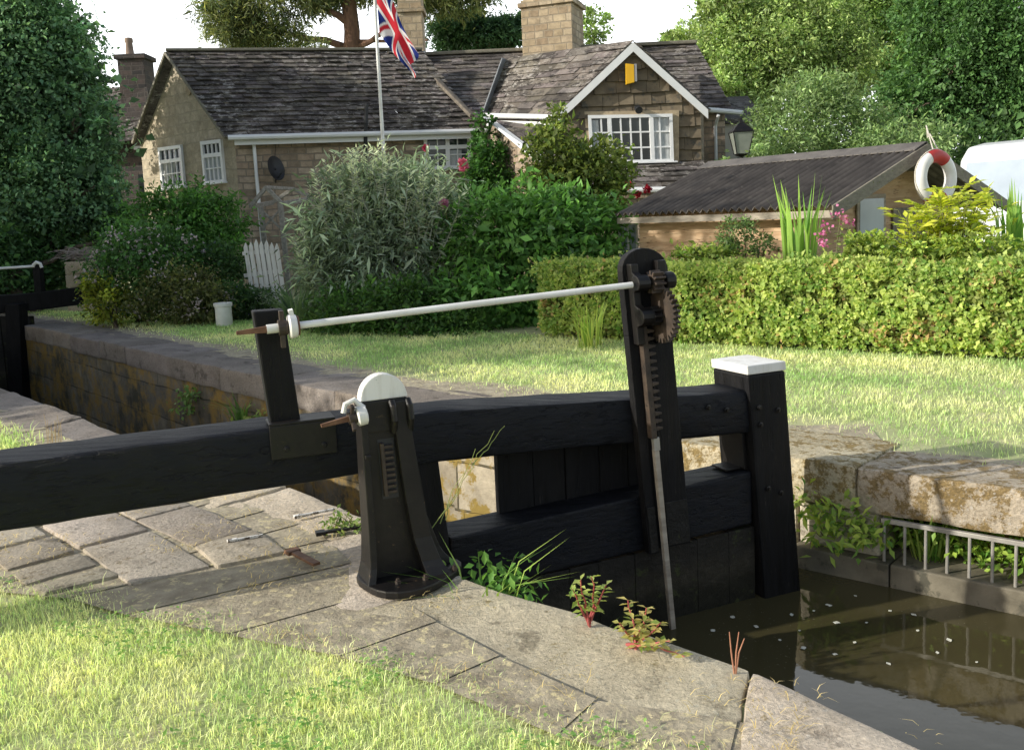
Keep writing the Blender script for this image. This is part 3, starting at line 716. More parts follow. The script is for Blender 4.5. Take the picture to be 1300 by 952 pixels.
sp = MB(); shaft(sp,1.19,1.30,.285,1.228,.018); sp.build('shaft', IRON, pg, smooth=True); sp = MB(); shaft(sp,1.20,1.28,.285,1.055,.02); sp.build('shaft', IRON, pg, smooth=True)
w2 = lambda x,y,z: MG @ Vector((x,y,z)); axd = (w2(1,0,0)-w2(0,0,0))
MB().gear(w2(1.270,.285,1.055), axd, .122,.146,30,.032,hole=.03).build('gear_wheel', BROWNIRON, pg, bevel=.0015, segs=1)
MB().gear(w2(1.245,.285,1.228), axd, .038,.060,11,.062).build('pinion', BROWNIRON, pg, bevel=.0015, segs=1)
MB().gear(w2(1.222,.285,1.055), axd, .032,.050,9,.05).build('rack_pinion', IRON, pg, bevel=.0015, segs=1)
mb = MB(); mb.box((1.160,.206,.40),(1.194,.248,1.0),MG)
z = .44
while z < .98:
    mb.hexa([(1.194,.207,z),(1.236,.207,z+.006),(1.236,.247,z+.006),(1.194,.247,z),(1.194,.207,z+.024),(1.236,.207,z+.018),(1.236,.247,z+.018),(1.194,.247,z+.024)],MG); z += .040
mb.build('rack', BROWNIRON, pg, bevel=.002, segs=1)
mb = MB(); mb.box((1.176,.212,.33),(1.214,.236,.402),MG); mb.build('rack_joint', STEEL, pg, bevel=.003)
MB().box((1.176,.208,-1.1),(1.206,.236,.335),MG).build('paddle_rod', OLDWOOD, pg, bevel=.004)
# spindle post on the beam and long white spindle
spost = gbox('spindle_post', TAR, (-.735,.02,.70), (-.60,.125,1.222), ML, bevel=.008)
mb = MB(); mb.box((-.80,.158,.545),(-.50,.170,.700),ML0); mb.box((-.80,.02,.700),(-.50,.170,.712),ML0)
mb.build('mounting_plate', IRON, spost, bevel=.004)
for x in (-.73,-.56):
    mb = MB(); mb.lathe([(.014,0),(.014,.006),(.008,.008),(.008,.015)],8, ML0 @ Matrix.Translation((x,.170,.59)) @ Matrix.Rotation(R(-90),4,'X')); mb.build('bolt', IRON, spost)
A = Vector((-1.0744,4.1477,1.1484)); B = Vector((.6193,4.7755,1.2216)); dv = (B-A).normalized()
MB().tube([A+dv*.11, B], .0165, 12).build('spindle_rod', PLAINWHITE, spost, smooth=True)
mb = MB(); mb.tube([A-dv*.135, A-dv*.005], [.012,.021], 4); mb.build('spindle_end', RUST, spost, bevel=.002)
MB().tube([A-dv*.005, A+dv*.045], .021, 12).build('spindle_sleeve', PLAINWHITE, spost, smooth=True)
mb = MB(); mb.tube([A+dv*.045, A+dv*.085], .036, 14); e = A+dv*.062; mb.bar(e+Vector((0,0,-.09)), e+Vector((0,0,.075)), .03, .02, up=dv); mb.bar(e+Vector((.0,0,0)), e+Vector((.03,.07,0)), .03,.04)
mb.build('spindle_bracket', BROWNIRON, spost, bevel=.003)
mb = MB(); mb.tube([A+dv*.09, A+dv*.097, A+dv*.125, A+dv*.132], [.050,.056,.050,.03], 16); mb.bar(A+dv*.11+Vector((0,0,.03)), A+dv*.115+Vector((-.01,-.01,.075)), .03,.02, up=dv)
mb.build('ratchet_collar', PLAINWHITE, spost, smooth=True)
MB().tube([A+dv*.13, A+dv*.136], .045, 14).build('collar_washer', RUST, spost)

# ------------------------------------------------------------------ ground paddle stand
SC = Vector((-.5,4.1,0)); MS = frame(SC, 24, .03)
stand = thing('paddle_stand', 'tall black cast iron paddle stand with round white head on the towpath flags', 'paddle stand', SC)
mb = MB(); outl = []
for k in range(28):
    a = 2*math.pi*k/28; rx, ry = .235, .19
    rr = 1+.10*math.cos(3*a+.5); outl.append(Vector((rx*rr*math.cos(a)-.02, ry*rr*math.sin(a)+.02, -.004)))
mb.prism(outl, (0,0,.036), MS); mb.build('base_plate', IRON, stand, bevel=.008)
def upright(mb, secs):
    """upright from sections (z, x0, x1, y0, y1), interpolated smoothly"""
    zs = [q[0] for q in secs]; n = 18; vs = []
    for i in range(n+1):
        z = zs[0]+(zs[-1]-zs[0])*(i/n)**1.6; a = [float(np.interp(z, zs, [q[k] for q in secs])) for k in (1,2,3,4)]
        vs += [(a[0],a[2],z),(a[1],a[2],z),(a[1],a[3],z),(a[0],a[3],z)]
    fs = [(3,2,1,0),(4*n,4*n+1,4*n+2,4*n+3)]
    for i in range(n):
        q = 4*i; fs += [(q,q+1,q+5,q+4),(q+1,q+2,q+6,q+5),(q+2,q+3,q+7,q+6),(q+3,q,q+4,q+7)]
    mb.add(vs, fs, MS)
mb = MB()
upright(mb, [(.02,-.20,.10,-.10,.012),(.30,-.165,.03,-.08,.010),(.82,-.155,.0,-.06,.012)])                                   # web panel
upright(mb, [(.02,-.225,-.190,-.10,.085),(.10,-.200,-.168,-.10,.058),(.25,-.188,-.158,-.09,.045),(.82,-.172,-.142,-.06,.030)])    # left flange
upright(mb, [(.02,.045,.155,-.13,.125),(.08,.030,.120,-.12,.085),(.20,.006,.088,-.11,.062),(.40,-.012,.066,-.10,.052),(.82,-.034,.040,-.07,.045)])  # right flange
upright(mb, [(.02,.12,.215,-.13,.0),(.10,.09,.155,-.12,-.02),(.25,.07,.110,-.11,-.03),(.74,.02,.058,-.06,-.01)])                 # buttress
mb.box((-.172,-.06,.69),(.046,.026,.828),MS)
for x in (-.03, .044): mb.tube([(x,.03,.68),(x,.058,.74),(x,.052,.80),(x,.03,.822)], .016, 8, M=MS)
mb.box((-.172,.0,.58),(-.145,.05,.60),MS)
body = mb.build('stand_body', IRON, stand, bevel=.005)
mb = MB(); mb.prism([Vector((-.056+.106*math.cos(R(a)), -.045, .830+.112*math.sin(R(a)))) for a in range(0,181,10)], (0,.065,0), MS)
mb.build('round_head', WHITEP, stand, bevel=.006)
mb = MB(); mb.box((-.098,-.04,.40),(-.082,.036,.64),MS); z = .41
for k in range(9): mb.box((-.082,-.04,z),(-.040,.031,z+.013),MS); z += .0255
mb.build('rack', BROWNIRON, stand, bevel=.0015, segs=1)
mb = MB(); mb.box((-.104,-.05,.385),(-.030,.0135,.655),MS); mb.build('rack_slot', DARKPL, stand)
a0 = MS @ Vector((-.345,.03,.752)); a1 = MS @ Vector((-.19,.03,.772)); dd = (a1-a0).normalized()
mb = MB(); mb.tube([a0, a0+dd*.125], [.011,.017], 4); mb.build('spindle_end', RUST, stand, bevel=.002)
mb = MB(); mb.tube([a0+dd*.12, a0+dd*.16], .028, 12); c = a0+dd*.135
for k in range(3):
    a = k*2.1+.4; u = Vector((0,0,1)); v = dd.cross(u); mb.bar(c, c+(u*math.cos(a)+v*math.sin(a))*.062, .022, .016, up=dd)
mb.build('ratchet', BROWNIRON, stand, bevel=.003)
mb = MB(); mb.tube([a0+dd*.155, a0+dd*.16, a0+dd*.195, a0+dd*.2], [.036,.044,.044,.036], 16)
pp = [a0+dd*.10+Vector((0,0,.03)), a0+dd*.11+Vector((0,0,.065)), a0+dd*.15+Vector((0,0,.075)), a0+dd*.19+Vector((0,0,.03))]; mb.tube(pp, .012, 8)
mb.build('pawl', PLAINWHITE, stand, smooth=True)
for x, y in ((-.1,.12),(.02,.14),(.17,.1),(-.2,.02)):
    mb = MB(); mb.lathe([(.014,0),(.014,.014),(.008,.016),(.008,.024)],6,MS @ Matrix.Translation((x,y,.032))); mb.build('bolt', BROWNIRON, stand)
# loose windlass irons lying on the flags left of the stand
FLAKED = worn_white('flaked_white_paint', .49)
def iron_strap(name, label, u0, v0, u1, v1, w, mat, z=.012):
    a, b = G(u0,v0,z), G(u1,v1,z); mb = MB(); mb.bar(a, b, w, .014); m_ = (a+b)/2
    mb.bar(a-(b-a).normalized()*.03, a+(b-a).normalized()*.02, w*1.7, .02)
    tag(mb.build(name, mat, loc=m_, bevel=.003), label, 'iron strap')
iron_strap('iron_strap', 'white painted iron strap lying on the flags left of the stand', 380, 655, 425, 646, .014, FLAKED)
iron_strap('iron_strap', 'flaked whitish iron bar on the flags nearer the camera', 296, 686, 334, 679, .013, FLAKED)
iron_strap('iron_strap', 'dark iron strap with block end beside the foot of the stand', 408, 676, 462, 668, .03, IRON)
iron_strap('iron_strap', 'rusty flat strip lying in the shadow on the flags', 372, 700, 402, 716, .04, RUST)

# ------------------------------------------------------------------ railing over the by-wash recess
rl = thing('metal_railing', 'low grey metal railing across the overgrown recess in the lock wall', 'railing', FL.at(1.2,.03,-.54))
mb = MB(); mb.bar(FL.at(.56,-.03,-.29), FL.at(4.2,-.03,-.29), .03, .026); mb.build('top_rail', STEEL, rl, bevel=.003)
mb = MB(); q = .575
k = 0
while q < 4.2:
    MB().tube([FL.at(q,-.03,-.545), FL.at(q,-.03,-.30)], .0095, 8).build('bar', STEEL, rl); q += .118; k += 1

# ------------------------------------------------------------------ bottom gate at the far end of the chamber
bg = thing('bottom_gate', 'far black lock gate with its beam over the far bank, half behind the shrubs', 'lock gate', P(20,440,17.3))
mb = MB(); mb.prism([P(-90,380,16.6),P(20,374,17.2),P(112,363,17.7),P(112,386,17.7),P(20,397,17.2),P(-90,404,16.6)], (.1,.3,0)); mb.build('balance_beam', TAR, bg, bevel=.02)
mb = MB()
for i in range(7):
    u0, u1 = -95+i*19, -77+i*19
    a, b = P(u0,402,16.9+.05*i), P(u1,402,16.95+.05*i); mb.prism([a,b,Vector((b.x,b.y,-3.2)),Vector((a.x,a.y,-3.2))], (.03,.12,0))
mb.build('planking', WETWOOD, bg, bevel=.008)
mb = MB(); mb.prism([P(6,386,17.0),P(24,386,17.05),P(30,540,17.05),P(12,540,17.0)], (.06,.2,0)); mb.build('gate_post', TAR, bg, bevel=.012)
mb = MB(); mb.prism([P(40,332,17.35),P(49,332,17.38),P(53,372,17.38),P(44,372,17.35)], (.03,.1,0)); sp2 = mb.build('spindle_post', TAR, bg, bevel=.008)
mb = MB(); mb.tube([P(-80,346,16.6),P(44,338,17.25)], .024, 10); mb.tube([P(42,337,17.24),P(46,333,17.24),P(51,335,17.24),P(53,340,17.24)], .03, 8); mb.build('spindle_rod', PLAINWHITE, sp2, smooth=True)

# ------------------------------------------------------------------ cottage
def poly_wall(name, pts, mat, parent, uv=True):
    mb = MB(); mb.add(pts, [tuple(range(len(pts)))]); o = mb.build(name, mat, parent)
    if uv: set_uv(o, wall_uv)
    return o
def slates(name, e0, e1, r1, r0, rows, wmin, wmax, parent, mat=SLATE, th=.03, tone=1.0, cols=None):
    """courses of overlapping stone slates from the eave e0-e1 up to the ridge r0-r1"""
    e0,e1,r0,r1 = map(Vector, (e0,e1,r0,r1)); mb = MB(); nrm = (e1-e0).cross(r0-e0).normalized()
    if nrm.z < 0: nrm = -nrm
    for i in range(rows):
        f0, f1 = i/rows, min(1.02, (i+1.35)/rows)
        a0, b0 = e0.lerp(r0,f0), e1.lerp(r1,f0); a1, b1 = e0.lerp(r0,f1), e1.lerp(r1,f1)
        L = (b0-a0).length; x = 0
        while x < L-.02:
            w = min(random.uniform(wmin,wmax), L-x); 
            if L-x-w < .08: w = L-x
            s0, s1 = (x+.004)/L, (x+w-.004)/L; lift = th*random.uniform(1.0,2.1)+random.uniform(0,.012); dn = random.uniform(-.03,.02)
            sl = (a1-a0).normalized()*dn
            p = [a0.lerp(b0,s0)+sl, a0.lerp(b0,s1)+sl+nrm*random.uniform(-.004,.004), a1.lerp(b1,s1), a1.lerp(b1,s0)]
            k = random.uniform(.45,1.5)*tone; kk = (k, k*random.uniform(.94,1.02), k*random.uniform(.88,1.05))
            mb.hexa([p[0]+nrm*(lift-th), p[1]+nrm*(lift-th), p[2]-nrm*.004, p[3]-nrm*.004, p[0]+nrm*lift, p[1]+nrm*lift, p[2]+nrm*.010, p[3]+nrm*.010], None, kk)
            x += w
    return mb.build(name, mat, parent, color=True)
def window(name, parent, tl, tr, br, bl, out, cols, rows, frame_w=.07, bar=.028, split=None, curtains=0, sill=True, lights=None):
    """white frame standing in the wall: tl.. corners, out = outward normal; panes and net curtains are sub-parts"""
    tl,tr,br,bl,out = map(Vector,(tl,tr,br,bl,out)); out = out.normalized()
    X = lambda f,g,o=0: tl.lerp(tr,f).lerp(bl.lerp(br,f),g)+out*o
    W = ((tr-tl).length+(br-bl).length)/2; Hh = ((bl-tl).length+(br-tr).length)/2
    fw, fh = frame_w/W, frame_w/Hh; mb = MB()
    def rect(f0,g0,f1,g1,o0,o1): mb.hexa([X(f0,g1,o0),X(f1,g1,o0),X(f1,g1,o1),X(f0,g1,o1),X(f0,g0,o0),X(f1,g0,o0),X(f1,g0,o1),X(f0,g0,o1)])
    rect(0,0,1,fh,.003,.075); rect(0,1-fh,1,1,.003,.075); rect(0,fh,fw,1-fh,.003,.073); rect(1-fw,fh,1,1-fh,.003,.073)
    for f in (lights or []): rect(f-fw*.6,fh,f+fw*.6,1-fh,.003,.070)
    for g in (split or []): rect(fw,g-fh*.55,1-fw,g+fh*.55,.003,.068)
    bw, bh = bar/W, bar/Hh
    for i in range(1,cols): f = fw+(1-2*fw)*i/cols; rect(f-bw/2,fh,f+bw/2,1-fh,.003,.055)
    for g in rows: rect(fw,g-bh/2,1-fw,g+bh/2,.003,.053)
    w = mb.build(name, WHITEU, parent)
    mb = MB(); mb.add([X(.01,.01,.012),X(.99,.01,.012),X(.99,.99,.012),X(.01,.99,.012)],[(0,1,2,3)]); mb.build('pane', GLASS, w)
    for (c0,c1,g0,g1) in (curtains or []):
        mb = MB(); k = 10; pts = []
        for i in range(k+1):
            f = c0+(c1-c0)*i/k; o = .020+.006*(i%2); pts += [X(f,g0,o),X(f,g1,o)]
        mb.add(pts, [(2*i,2*i+1,2*i+3,2*i+2) for i in range(k)]); mb.build('curtain', CURTAIN, w)
    if sill:
        mb = MB(); f = .05; mb.hexa([X(-.04,1,.003),X(1.04,1,.003),X(1.04,1,.13),X(-.04,1,.13),X(-.04,1-.05/Hh*.9,.003),X(1.04,1-.05/Hh*.9,.003),X(1.04,1-.03/Hh,.13),X(-.04,1-.03/Hh,.13)])
        for v in range(len(mb.v)): mb.v[v] = mb.v[v]-Vector((0,0,.012))
        mb.build('sill', WHITEU, w)
    return w
def gutter(name, pts, parent, r=.065, mat=WHITEU):
    mb = MB(); mb.tube(pts, r, 8); 
    o = mb.build(name, mat, parent, smooth=True); return o

def plane_pt(u, v, p0, n):
    d = bearing(u, v); o = Vector((0,0,CAMH)); return o+d*((p0-o).dot(n)/d.dot(n))
ga = R(42); gdir = Vector((-math.cos(ga), math.sin(ga), 0)); gn = Vector((-math.sin(ga), -math.cos(ga), 0))
fa = R(13); fdir = Vector((math.cos(fa), math.sin(fa), 0)); fn = Vector((math.sin(fa), -math.cos(fa), 0))
CE = P(297,168,24.0); gp = lambda u,v: plane_pt(u,v,CE,gn); fp = lambda u,v: plane_pt(u,v,CE,fn)
house = thing('cottage', 'stone lock cottage with slate roofs, white windows and a tile hung gable', 'cottage', (CE.x+3,CE.y+1,0))
AE = gp(178,182); AP = gp(222,68); DE = fp(607,160)
low = lambda p, z=-.2: Vector((p.x,p.y,z))
poly_wall('gable_wall', [low(AE), low(CE), CE, AP, AE], GABLE, house)
poly_wall('front_wall', [low(CE), low(DE), DE, CE], HOUSE, house)
# left wing roof
back = Vector((-gdir.y*0, 0, 0))
ov = fn*.28+Vector((0,0,-.16)); gv = -fdir*.14+gn*.10
RE = plane_pt(536,68, AP, Vector((fn.x,fn.y,0)))
RE = Vector((RE.x,RE.y,AP.z))
slates('roof', CE+ov+gv, DE+ov+fdir*.1, RE+Vector((0,0,.02)), AP+gv*.9+Vector((0,0,.02)), 19, .16, .42, house, th=.04)
# rear slope of the left wing closes the roof
mb = MB(); bk = AE+gv*.7; mb.hexa([bk+Vector((0,0,-.08)), AP+gv*.9-Vector((0,0,.08)), RE-Vector((0,0,.08)), bk+(RE-AP)-Vector((0,0,.08)), bk, AP+gv*.9, RE, bk+(RE-AP)]); mb.build('rear_roof', SLATE, house, color=True)
mb = MB(); mb.bar(AP+gv*.95+Vector((0,0,.07)), RE+Vector((0,0,.07)), .26, .07); mb.build('ridge', GREYWOOD, house, bevel=.02)
mb = MB(); mb.bar(AE+gv*.8, AP+gv*.95, .07, .10, up=gn); mb.bar(AP+gv*.95, CE+gv*.8+ov, .07,.10, up=gn); mb.build('verge', GREYWOOD, house)
g0, g1 = CE+ov*1.05+gv*.6+fn*.07, DE+ov*1.05+fdir*.2+fn*.07
gutter('gutter', [g0, g1], house); mb = MB(); mb.hexa([CE+ov*.5+Vector((0,0,-.19)),DE+ov*.5+Vector((0,0,-.19)),DE+ov*.95+Vector((0,0,-.19)),CE+ov*.95+Vector((0,0,-.19)),CE+ov*.5-Vector((0,0,.02)),DE+ov*.5-Vector((0,0,.02)),DE+ov*.95-Vector((0,0,.02)),CE+ov*.95-Vector((0,0,.02))]); mb.build('fascia', WHITEU, house)
t0 = fp(322,172)+fn*.3; t1 = fp(322,178)+fn*.10; t2 = fp(330,262)+fn*.10
mb = MB(); mb.tube([t0+Vector((0,0,-.02)), t0+Vector((0,0,-.1)), t1, t1+Vector((0,0,-.15)), low(t2,0)], .045, 8); mb.build('downpipe', WHITEU, house, smooth=True)
mb = MB(); u = gp(172,188); mb.bar(u+gn*.05, u+gn*.05+fdir*.25, .1,.1); mb.build('eave_gutter', WHITEU, house)
gw = lambda a,b,c,d,**k: window('window', house, gp(*a)+gn*.0, gp(*b), gp(*c), gp(*d), gn, **k)
gw((203,188),(232,184),(237,238),(208,242), cols=4, rows=[.64], split=[.34], curtains=[(.1,.42,.38,.93),(.45,.62,.40,.93)], frame_w=.09)
gw((257,180),(283,177),(288,232),(262,235), cols=4, rows=[.64], split=[.34], curtains=[(.1,.9,.38,.93)], frame_w=.09)
window('window', house, fp(537,168), fp(597,166), fp(598,214), fp(539,216), fn, 4, [.62], split=[.42], lights=[.5], curtains=[(.55,.8,.5,.93)], frame_w=.09)
mb = MB(); q = gp(240,115)+gn*.01; mb.lathe([(.13,0),(.13,.02)],12, Matrix.Translation(q) @ gn.to_track_quat('Z','Y').to_matrix().to_4x4()); mb.build('date_stone', CHIMST, house)
# central block
E0 = P(598,154,25.1); E1 = P(931,140,25.9); R0 = P(532,68,28.6); R1 = P(884,62,28.6); R0.z = R1.z = (R0.z+R1.z)/2
E0.z = E1.z = (E0.z+E1.z)/2
mf = Vector(((E1-E0).y, -(E1-E0).x, 0)).normalized()
W0, W1 = E0-mf*.25, E1-mf*.25-(E1-E0).normalized()*.15
poly_wall('main_wall', [low(W0), low(W1), W1, W0], HOUSE, house)
bk1 = W1-mf*6; poly_wall('end_wall', [low(W1), low(bk1), bk1, Vector((R1.x,R1.y,R1.z-.05))-(E1-E0).normalized()*.15, W1], HOUSE, house)
slates('main_roof', E0+mf*.0, E1, R1, R0, 17, .3, .7, house, tone=1.2)
mb = MB(); bb = R0-mf*3.6; bb.z = E0.z; bc = R1-mf*3.6; bc.z = E0.z
mb.add([R0,R1,bc,bb],[(0,1,2,3)]); mb.build('rear_main_roof', SLATE, house, color=True)
mb = MB(); mb.bar(R0+Vector((-.1,0,.07)), R1+Vector((0,0,.07)), .3,.1); mb.build('main_ridge', GREYWOOD, house, bevel=.03)
q0, q1 = P(531,82,27.2), P(600,152,24.75); mb = MB(); mb.bar(q0+Vector((0,0,.10)), q1+Vector((0,0,.08)), .15,.10); mb.build('hip_tiles', HIPST, house, bevel=.03)
gutter('main_gutter', [P(895,140,25.6)+mf*.1, E1+mf*.12+(E1-E0).normalized()*.2-Vector((0,0,.06))], house)
t0 = E1+mf*.1-Vector((0,0,.1))-(E1-E0).normalized()*.45; t1 = t0-mf*.25-Vector((0,0,.25))
mb = MB(); mb.tube([t0,t1,low(t1,1.5)], .045, 8); mb.build('main_downpipe', WHITEU, house, smooth=True)
# projecting wing with the tile-hung gable
wl, wr, wa = P(708,146,23.0), P(893,141,23.15), P(802,58,23.05)
wv = P(641,76,24.95); we = P(617,145,25.2)
wl0, wr0 = P(712,146,23.0), P(889,141,23.1); wn = Vector((0.0,-1,0))
wbl, wbr = Vector((wl0.x,wl0.y,-.2)), Vector((wr0.x,wr0.y,-.2))
tile = MB()   # hung stone tiles: real courses on the gable
rows = 14; ztop = wa.z; zb = 1.6
for i in range(rows):
    z0 = zb+(ztop-zb)*i/rows; z1 = zb+(ztop-zb)*(i+1)/rows
    zm = max(z0, min(z1, (z0+z1)/2)); 
    if z1 <= wl.z: x0, x1 = wl0.x, wr0.x
    else:
        f = min(1,(z1-wl.z)/(wa.z-wl.z)); x0 = wl0.x+(wa.x-wl0.x)*f; x1 = wr0.x+(wa.x-wr0.x)*f
    x = x0
    while x < x1-.02:
        w = min(random.uniform(.25,.55), x1-x); y = wl0.y+(x-wl0.x)/(wr0.x-wl0.x)*(wr0.y-wl0.y)
        k = random.uniform(.75,1.2); d = random.uniform(-.02,.01); kk = (k,k*.97,k*.9)
        tile.hexa([(x+.004,y-.085,z0+d),(x+w-.004,y-.085,z0+d),(x+w-.004,y,z0+d),(x+.004,y,z0+d),(x+.004,y-.02,z1+.02),(x+w-.004,y-.02,z1+.02),(x+w-.004,y,z1+.02),(x+.004,y,z1+.02)],None,kk); x += w
HUNG = surf('hung_stone_tile', (.125,.10,.072), (.20,.165,.12), 4, .85, .6, .008, spots=(.09,.085,.075), spot_scale=5, spot_at=.56, attr=True)
tile.build('hung_gable', HUNG, house, color=True)
poly_wall('wing_wall', [wbl, wbr, wr0, wa, wl0], HOUSE, house)
wsl = we-Vector((0,0,.12)); poly_wall('wing_side_wall', [low(wsl), wbl, wl0, wsl], HOUSE, house)
rb = P(893,141,25.9); poly_wall('wing_right_wall', [wbr, low(rb), rb, wr0], HOUSE, house)
fo = Vector((0,-.22,0))
slates('wing_roof', we, wl+fo+Vector((-.05,0,-.03)), wa+fo+Vector((0,0,.05)), wv, 10, .35, .8, house, tone=1.25)
slates('wing_right_roof', wr+fo+Vector((.05,0,-.03)), P(900,141,26.0), P(815,62,26.8), wa+fo+Vector((0,0,.05)), 10, .35, .8, house, tone=1.15)
mb = MB(); mb.bar(wv+Vector((.0,-.1,.0)), we+Vector((0,-.12,.04)), .36,.035); mb.build('lead_valley', LEAD, house, bevel=.01)
for a, b in ((wl+fo+Vector((-.02,-.03,-.10)), wa+fo+Vector((0,-.03,-.07))), (wa+fo+Vector((0,-.032,-.07)), wr+fo+Vector((.06,-.03,-.10)))):
    mb = MB(); mb.bar(a, b, .04, .19, up=(0,1,0)) if False else mb.prism([a+Vector((0,0,-.11)), b+Vector((0,0,-.11)), b+Vector((0,0,.10)), a+Vector((0,0,.10))], (0,.05,0)); mb.build('bargeboard', WHITEU, house)
gutter('wing_gutter', [we+Vector((-.1,-.15,-.05)), wl+fo*.6+Vector((-.12,0,-.06))], house)
mb = MB(); mb.bar(we+Vector((.02,-.06,-.24)), wl+Vector((-.05,0,-.25)), .05,.16); mb.build('wing_fascia', WHITEU, house)
yw = wl0.y-.06; W_ = lambda u,v: P(u,v,yw)
mb = MB(); mb.prism([W_(742,142),W_(862,140),W_(862,207),W_(746,210)], (0,.05,0)); mb.build('window_surround', CHIMST, house)
window('wing_window', house, W_(746,147), W_(853,145), W_(855,206), W_(750,209), (0,-1,0), 8, [.36,.68], lights=[.25,.75], frame_w=.075, bar=.035, curtains=[(.03,.12,.1,.95),(.77,.96,.06,.96)])
mb = MB(); c = W_(799,95); mb.prism([c+Vector((-.10,-.02,-.24)),c+Vector((.10,-.02,-.20)),c+Vector((.10,-.02,.21)),c+Vector((-.10,-.02,.24))],(0,-.12,0)); o = mb.build('alarm_box', YELLOW, house, bevel=.01)
mb = MB(); mb.box((c.x+.103,c.y-.13,c.z-.18),(c.x+.16,c.y-.01,c.z+.22)); mb.build('alarm_side', GREYPL, o)
c = W_(808,138); mb = MB(); mb.box((c.x-.05,c.y-.16,c.z-.04),(c.x+.06,c.y,c.z+.05)); mb.lathe([(.03,0),(.09,.12),(.085,.13)],12,Matrix.Translation(c+Vector((.02,-.16,-.02))) @ Matrix.Rotation(R(115),4,'X')); mb.build('flood_lamp', DARKPL, house)
# lean-to roof in front of the wing
a0, a1 = P(622,150,24.6), P(893,203,22.9); a1.z = min(a1.z, a0.z); b0, b1 = P(684,206,21.9), P(905,236,21.7)
a1 = Vector((wr0.x+.1, wr0.y-.02, P(893,205,23).z))
slates('lean_to_roof', P(690,240,21.9), P(905,238,21.7), P(893,205,23.0), P(700,213,22.95), 5, .35,.8, house, tone=1.0)
slates('catslide_roof', P(690,212,22.0), P(716,214,22.2), P(708,165,22.9), P(622,153,24.5), 8, .3,.6, house)
mb = MB(); mb.prism([P(615,148,24.5),P(624,150,24.5),P(694,202,21.95),P(688,209,21.95)], (-.06,-.03,0)); mb.build('catslide_bargeboard', WHITEU, house)
poly_wall('porch_wall', [low(P(622,160,24.5)), low(P(690,212,22.05)), P(690,212,22.05), P(622,156,24.5)], HOUSE, house)
poly_wall('lean_to_wall', [low(P(690,242,22.05)), low(P(905,240,21.85)), P(905,240,21.85), P(690,242,22.05)], HOUSE, house)
gutter('lean_to_gutter', [P(694,243,21.8), P(905,240,21.6)], house)
# chimneys
def chimney(x0,x1,y0,y1,z0,z1,ledge, name='chimney', mat=CHIMST):
    mb = MB(); mb.box((x0,y0,z0),(x1,y1,z1)); mb.box((x0-.07,y0-.07,ledge),(x1+.07,y1+.07,ledge+.14)); mb.box((x0-.05,y0-.05,z1-.002),(x1+.05,y1+.05,z1+.12))
    o = mb.build(name, mat, house, bevel=.015); set_uv(o, wall_uv); return o
c = P(523,40,28.4); MBs = chimney(c.x-.34,c.x+.34,28.1,28.9,5.2,9.2,P(523,14,28.4).z-.1)
mb = MB(); mb.prism([P(506,72,28.05),P(540,74,28.05),P(540,66,28.05),P(506,66,28.05)],(0,-.1,0)); mb.build('lead_flashing', LEAD, house)
c0 = P(667,60,27.6); c1 = P(727,60,27.6)
ca = R(20); CM = Matrix.Translation((c1.x,27.6,0)) @ Matrix.Rotation(-ca,4,'Z')
mb = MB(); mb.box((-1.5,0,5.0),(0,1.25,7.66),CM); mb.box((-1.58,-.08,7.45),(.08,1.33,7.58),CM); mb.box((-1.45,.08,7.66),(-.1,1.15,7.95),CM)
o = mb.build('chimney', CHIMST, house, bevel=.015); set_uv(o, wall_uv)
# satellite dish and cable
dish = thing('satellite_dish', 'small dark satellite dish on the left part of the stone front wall', 'satellite dish', fp(352,216)+fn*.25)
dc = fp(350,215)+fn*.3; dn = Vector((.75,-.62,.25)).normalized(); DM = Matrix.Translation(dc) @ dn.to_track_quat('Z','Y').to_matrix().to_4x4()
mb = MB(); prof = [(.02,-.05),(.14,-.035),(.24,0),(.29,.03),(.285,.035),(.23,.012),(.13,-.022),(.001,-.035)]
mb.lathe(prof, 22, DM @ Matrix.Diagonal((.85,1.1,1,1))); mb.build('reflector', DARKPL, dish, smooth=True)
mb = MB(); mb.tube([dc+Vector((0,0,-.28)), dc+dn*.28+Vector((0,0,-.16))], .014, 6); mb.box(tuple(dc+dn*.28+Vector((-.05,-.05,-.2))), tuple(dc+dn*.28+Vector((.05,.05,-.11)))); mb.build('feed_arm', DARKPL, dish)
mb = MB(); mb.tube([dc, fp(350,232)+fn*.01], .018, 6); mb.build('bracket', DARKPL, dish); mb = MB(); mb.tube([fp(349,200)+fn*.012, fp(350,186)+fn*.012, fp(347,176)+fn*.012], .007, 5); mb.build('cable', DARKPL, dish)
vp = MB(); vp.tube([fp(463,158)+fn*.35, fp(464,135)+fn*.35], .05, 8); vp.tube([fp(463,158)+fn*.35, fp(463,230)+fn*.08], .05, 8); vp.build('vent_pipe', DARKPL, house, smooth=True)
